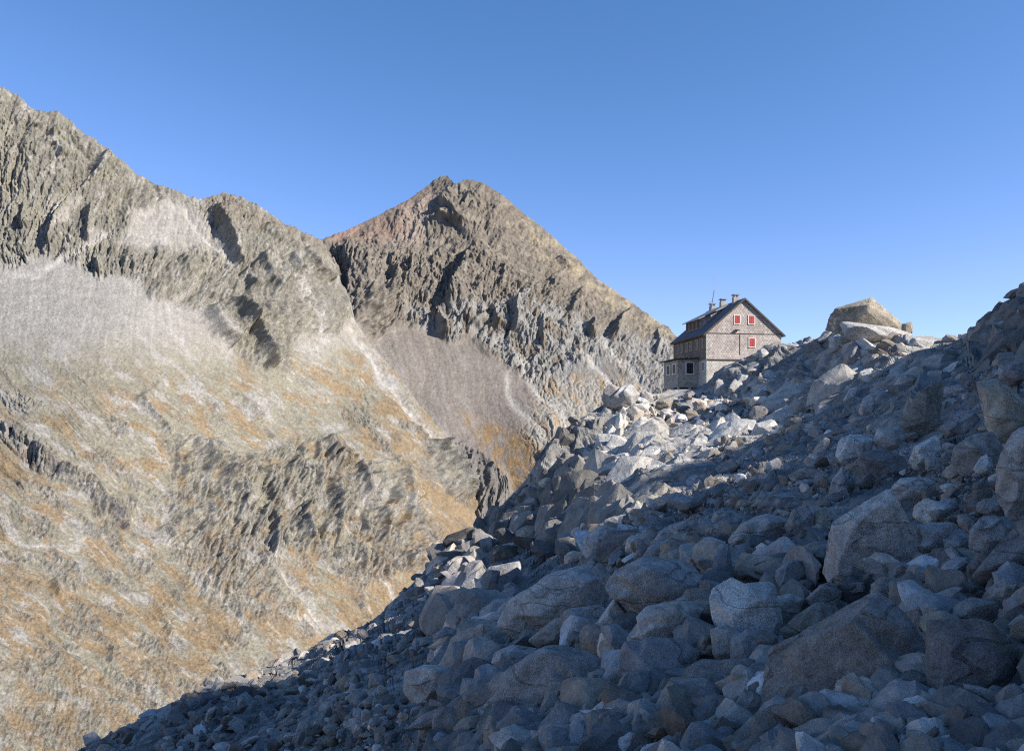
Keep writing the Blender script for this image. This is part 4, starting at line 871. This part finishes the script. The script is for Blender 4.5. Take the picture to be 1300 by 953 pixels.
# ------------------------------------------------------------ HUT
def build_hut():
    root = bpy.data.objects.new('mountain_hut', None); C.objects.link(root)
    ang = math.atan2(.156, .988); root.location = (25.65, 105, 4.2); root.rotation_euler = (0, 0, ang)
    tag(root, 'shingled mountain hut on a stone base with red shutters and grey pitched roof', 'mountain hut')
    z0 = 4.2; Wd, L = 10.45, 12.0; ZP, ZE, ZR = 8.7, 12.25, 16.75
    # materials
    def shingle(name, a, b, mortar):
        m, nt, p = new_mat(name); tc = N(nt, 'ShaderNodeTexCoord').outputs['Object']
        sx = N(nt, 'ShaderNodeSeparateXYZ'); nt.links.new(tc, sx.inputs[0])
        ad = N(nt, 'ShaderNodeMath', operation='ADD'); nt.links.new(sx.outputs[0], ad.inputs[0]); nt.links.new(sx.outputs[1], ad.inputs[1])
        cb = N(nt, 'ShaderNodeCombineXYZ'); nt.links.new(ad.outputs[0], cb.inputs[0]); nt.links.new(sx.outputs[2], cb.inputs[1])
        br = N(nt, 'ShaderNodeTexBrick'); nt.links.new(cb.outputs[0], br.inputs['Vector'])
        br.inputs['Scale'].default_value = 1; br.inputs['Brick Width'].default_value = .36; br.inputs['Row Height'].default_value = .27; br.inputs['Mortar Size'].default_value = .045
        br.inputs['Mortar Smooth'].default_value = .3
        br.inputs['Color1'].default_value = (*a, 1); br.inputs['Color2'].default_value = (*b, 1); br.inputs['Mortar'].default_value = (*mortar, 1)
        f = noise(nt, tc, 2.5, 6, .7); c = mixc(nt, 'MULTIPLY', 1, br.outputs['Color'], ramp(nt, f, [(.3, (.65,)*3), (.7, (1.3,)*3)]))
        f2 = noise(nt, tc, .5, 3, .6); c = mixc(nt, 'MULTIPLY', 1, c, ramp(nt, f2, [(.35, (.85, .82, .8)), (.65, (1.12, 1.12, 1.12))]))
        nt.links.new(c, p.inputs['Base Color']); p.inputs['Roughness'].default_value = .9
        nt.links.new(bump(nt, br.outputs['Fac'], .06, -1.0), p.inputs['Normal']); return m
    m_sh = shingle('weathered_shingles', (.58, .515, .465), (.42, .365, .33), (.26, .23, .21))
    m_shd = shingle('brown_shingles', (.28, .21, .15), (.20, .15, .115), (.09, .07, .055))
    m_st = shingle('stone_masonry', (.60, .57, .50), (.48, .45, .40), (.36, .34, .31))
    m_anx = shingle('annex_masonry', (.42, .39, .32), (.33, .305, .255), (.24, .22, .19))
    m_roof = plain('slate_roof', (.085, .09, .10), .7, 0, .35, 1.4); m_droof = plain('dormer_roof_metal', (.22, .22, .225), .6, 0, .25, 1.2)
    m_red = plain('red_paint', (.42, .045, .04), .6, 0, .2); m_wht = plain('white_paint', (.72, .70, .66), .6, 0, .12)
    m_board = plain('dark_board', (.06, .05, .045), .8); m_wood = plain('brown_wood', (.16, .085, .045), .8); m_glass = plain('window_glass', (.02, .022, .028), .12, 0, .2)
    m_cop = plain('verdigris_pipe', (.14, .25, .24), .5, 0, .2); m_chim = plain('chimney_stone', (.36, .33, .28), .9); m_met = plain('grey_metal', (.3, .3, .31), .45, .6, .2); m_tin = plain('rusty_tin', (.34, .2, .18), .6, 0, .5, 1.5)
    m_conc = plain('concrete', (.38, .34, .27), .9)
    def mk(name, bm_, mat, parent=root, label=None):
        me = bpy.data.meshes.new(name); bmesh.ops.recalc_face_normals(bm_, faces=bm_.faces); bm_.to_mesh(me); bm_.free(); me.materials.append(mat)
        o = bpy.data.objects.new(name, me); C.objects.link(o); o.parent = parent
        if label: o['label'] = label
        return o
    def box(b, x0, x1, y0, y1, za, zb):
        r = bmesh.ops.create_cube(b, size=1); 
        for v in r['verts']: v.co = Vector((x0 if v.co.x < 0 else x1, y0 if v.co.y < 0 else y1, (za if v.co.z < 0 else zb)-z0))
        return r['verts']
    def prism(b, poly, y0, y1):
        f = [b.verts.new((x, y0, z-z0)) for x, z in poly]; g = [b.verts.new((x, y1, z-z0)) for x, z in poly]; n = len(poly)
        b.faces.new(f); b.faces.new(g[::-1])
        for i in range(n): b.faces.new((f[i], g[i], g[(i+1) % n], f[(i+1) % n]))
    B = bmesh.new
    b = B(); box(b, 0, Wd, 0, L, 2.5, ZP); mk('stone_base', b, m_st)
    b = B(); prism(b, [(-.06, ZP), (Wd+.06, ZP), (Wd+.06, ZE), (Wd/2, ZR-.12), (-.06, ZE)], -.06, L+.06)
    wall = mk('shingle_wall', b, m_sh)
    b = B(); box(b, -.09, -.062, .1, L, ZP+.05, ZE-.05); mk('side_cladding', b, m_shd, root, 'dark brown shingle cladding on the long left side')
    b = B(); box(b, -.1, Wd+.1, -.12, -.062, ZP-.06, ZP+.05); mk('ledge', b, m_board)
    b = B(); box(b, -.06, Wd+.06, -.1, -.062, ZE-.12, ZE-.04); mk('ledge', b, m_board)
    # roof: two pitched slabs
    sl = (ZR-ZE)/(Wd/2+.06); ov = .4; th = .16
    for sgn in (-1, 1):
        b = B(); xr = Wd/2; xe = Wd/2+sgn*(Wd/2+.06+ov)
        ze = ZR-(Wd/2+.06+ov)*sl
        prism(b, [(xr, ZR), (xe, ze), (xe, ze+th), (xr, ZR+th)], -.3, L+.3); r_ = mk('roof', b, m_roof)
        b = B(); prism(b, [(xr, ZR-.12), (xe, ze-.12), (xe, ze+th+.03), (xr, ZR+th+.03)], -.35, -.302); mk('barge_board', b, m_board, r_)
        b = B(); box(b, min(xe, xe+sgn*.12), max(xe, xe+sgn*.12), -.3, L+.3, ze-.02, ze+.10); mk('gutter', b, m_board, r_)
    b = B(); box(b, -.5, -.1, .0, L, ZE-.42, ZE-.34); mk('eave_soffit', b, m_wood)
    b = B(); box(b, -.16, -.10, -.2, -.12, 5, ZE-.3); mk('drainpipe', b, m_cop)
    # dormer on the left slope
    y0, y1, xd = 4.6, 10.1, 1.1; zb = ZE+xd*sl
    b = B(); prism(b, [(xd, zb-.1), (xd, 14.72), (4.6, 16.32), (4.6, zb)], y0, y1); dm = mk('dormer', b, m_sh)
    b = B(); box(b, xd-.03, xd-.002, y0+.02, y1-.02, zb+.1, 14.7); mk('dormer_front', b, m_shd, dm)
    b = B(); prism(b, [(xd-.45, 14.56), (xd-.45, 14.68), (4.95, 16.72+.05), (4.95, 16.5)], y0-.4, y1+.4); mk('dormer_roof', b, m_droof, dm)
    for yy in (5.5, 6.9, 8.3, 9.5):
        b = B(); box(b, xd-.07, xd-.031, yy-.3, yy+.3, 13.55, 14.4); wn = mk('window', b, m_board, dm)
    # chimneys
    for yy, w2, zt in ((2.5, .3, 17.55), (6.6, .34, 17.6), (10.3, .3, 17.5)):
        b = B(); box(b, Wd/2-.42, Wd/2+.32, yy-w2, yy+w2, 15.9, zt-.15); ch = mk('chimney', b, m_chim)
        b = B(); box(b, Wd/2-.35, Wd/2-.25, yy-w2+.05, yy-w2+.15, zt-.15, zt+.12); box(b, Wd/2+.15, Wd/2+.25, yy-w2+.05, yy-w2+.15, zt-.15, zt+.12); box(b, Wd/2-.35, Wd/2-.25, yy+w2-.15, yy+w2-.05, zt-.15, zt+.12); box(b, Wd/2+.15, Wd/2+.25, yy+w2-.15, yy+w2-.05, zt-.15, zt+.12)
        prism(b, [(Wd/2-.52, zt+.12), (Wd/2+.42, zt+.12), (Wd/2+.3, zt+.27), (Wd/2-.4, zt+.27)], yy-w2-.15, yy+w2+.15); mk('chimney_cap', b, m_met, ch)
    # antenna with a leaning strut
    def rod(b, p, q, r):
        p, q = Vector(p)-Vector((0, 0, z0)), Vector(q)-Vector((0, 0, z0)); d = q-p
        mt = Matrix.Translation((p+q)/2) @ d.to_track_quat('Z', 'Y').to_matrix().to_4x4()
        bmesh.ops.create_cone(b, cap_ends=True, segments=8, radius1=r, radius2=r*.8, depth=d.length, matrix=mt)
    b = B(); rod(b, (Wd/2-.35, 10.0, 16.8), (Wd/2+.05, 9.8, 19.6), .075); rod(b, (Wd/2+.05, 9.8, 19.5), (Wd/2+.02, 9.8, 21.8), .025); rod(b, (Wd/2-.2, 9.8, 21.3), (Wd/2+.25, 9.8, 21.3), .02); rod(b, (Wd/2-.8, 9.9, 17.9), (Wd/2+.1, 9.9, 17.95), .03)
    mk('antenna', b, m_met)
    # gable windows with red shutters
    for xa, xb, za, zb2 in ((3.85, 4.62, 13.5, 14.57), (5.84, 6.66, 13.5, 14.57), (5.92, 6.72, 10.45, 11.6)):
        b = B(); e = .09
        box(b, xa-e, xb+e, -.13, -.062, zb2, zb2+e); box(b, xa-e, xb+e, -.15, -.062, za-e, za); box(b, xa-e, xa, -.13, -.062, za, zb2); box(b, xb, xb+e, -.13, -.062, za, zb2)
        fr = mk('window', b, m_wht)
        for s in (0, 1):
            xm = (xa+xb)/2; b = B(); l_, r2_ = (xa+.01, xm-.012) if s == 0 else (xm+.012, xb-.01)
            box(b, l_, r2_, -.115, -.062, za+.01, zb2-.01)
            for i in range(7): zz = za+.1+i*(zb2-za-.16)/7; box(b, l_+.05, r2_-.05, -.128, -.116, zz, zz+.05)
            mk('shutter', b, m_red, fr)
    b = B(); box(b, 3.86, 4.5, -.42, -.06, 12.62, 12.68); box(b, 4.1, 4.25, -.35, -.06, 12.5, 12.62); mk('outdoor_lamp', b, m_board)
    b = B(); box(b, 4.6, 4.64, -.11, -.062, 9.4, 12.1); mk('cable', b, m_board)
    # long side windows
    def side_win(x, ya, yb, za, zb_, fm=m_wht):
        b = B(); e = .1
        box(b, x-.07, x, ya-e, yb+e, zb_, zb_+e); box(b, x-.09, x, ya-e, yb+e, za-e, za); box(b, x-.07, x, ya-e, ya, za, zb_); box(b, x-.07, x, yb, yb+e, za, zb_)
        box(b, x-.05, x, (ya+yb)/2-.025, (ya+yb)/2+.025, za, zb_)
        fr = mk('window', b, fm); b = B(); box(b, x-.025, x-.002, ya, yb, za, zb_); mk('pane', b, m_glass, fr)
    m_gf = plain('grey_frame', (.3, .28, .25), .7)
    for yc in (1.4, 3.1, 5.1, 6.6, 8.6, 10.3): side_win(-.092, yc-.38, yc+.38, 10.35, 11.5, m_gf)
    side_win(-.002, .72, 1.3, 7.25, 8.4)
    # annex on the left side
    ax, ay0, ay1 = -2.96, 2.7, 8.1; az0, az1 = 5.15, 8.85
    b = B(); prism(b, [(ax, az0), (-.003, az0), (-.003, 9.0), (ax, 8.85)], ay0, ay1); an = mk('annex', b, m_anx)
    b = B(); prism(b, [(ax-.5, 8.9), (-.1, 9.05), (-.1, 9.15), (ax-.5, 9.0)], ay0-.45, ay1+.45); ar = mk('annex_roof', b, m_board, an)
    for i in range(4):
        b = B(); prism(b, [(ax+.1+i*.7, 9.04+i*.035), (ax+.6+i*.7, 9.06+i*.035), (ax+.6+i*.7, 9.11+i*.035), (ax+.1+i*.7, 9.09+i*.035)], ay0-.35, ay1+.3); mk('tin_sheet', b, m_tin if i % 2 else m_met, ar)
    b = B(); e = .1; xa, xb, za, zb_ = -1.75, -.75, 7.0, 8.45
    box(b, xa-e, xb+e, ay0-.07, ay0-.002, zb_, zb_+e); box(b, xa-e, xb+e, ay0-.1, ay0-.002, za-e, za); box(b, xa-e, xa, ay0-.07, ay0-.002, za, zb_); box(b, xb, xb+e, ay0-.07, ay0-.002, za, zb_)
    fr = mk('window', b, m_wht, an); b = B(); box(b, xa, xb, ay0-.02, ay0-.002, za, zb_); mk('pane', b, m_glass, fr)
    for ya, yb in ((3.4, 4.5), (5.7, 6.8)):
        b = B(); x = ax-.002
        box(b, x-.07, x, ya-e, yb+e, 8.3, 8.4); box(b, x-.09, x, ya-e, yb+e, 6.95, 7.05); box(b, x-.07, x, ya-e, ya, 7.05, 8.3); box(b, x-.07, x, yb, yb+e, 7.05, 8.3)
        fr = mk('window', b, m_wht, an); b = B(); box(b, x-.03, x, ya, yb, 7.05, 8.3); mk('pane', b, m_wood, fr)
    for px_, py_ in ((ax+.15, ay0+.15), (ax+.15, 4.9), (ax+.15, ay1-.2), (-1.2, ay0+.15)):
        b = B(); box(b, px_-.13, px_+.13, py_-.13, py_+.13, 3.2, az0); mk('post', b, m_st, an)
    b = B(); box(b, ax-.2, ax+.9, ay1-.9, ay1+.2, 3.2, 4.9); mk('concrete_footing', b, m_conc, an)

build_left(); build_peak(); build_far(); build_valley()
build_fore(); build_ridge()
build_heroes(); build_scatter()
build_hut()
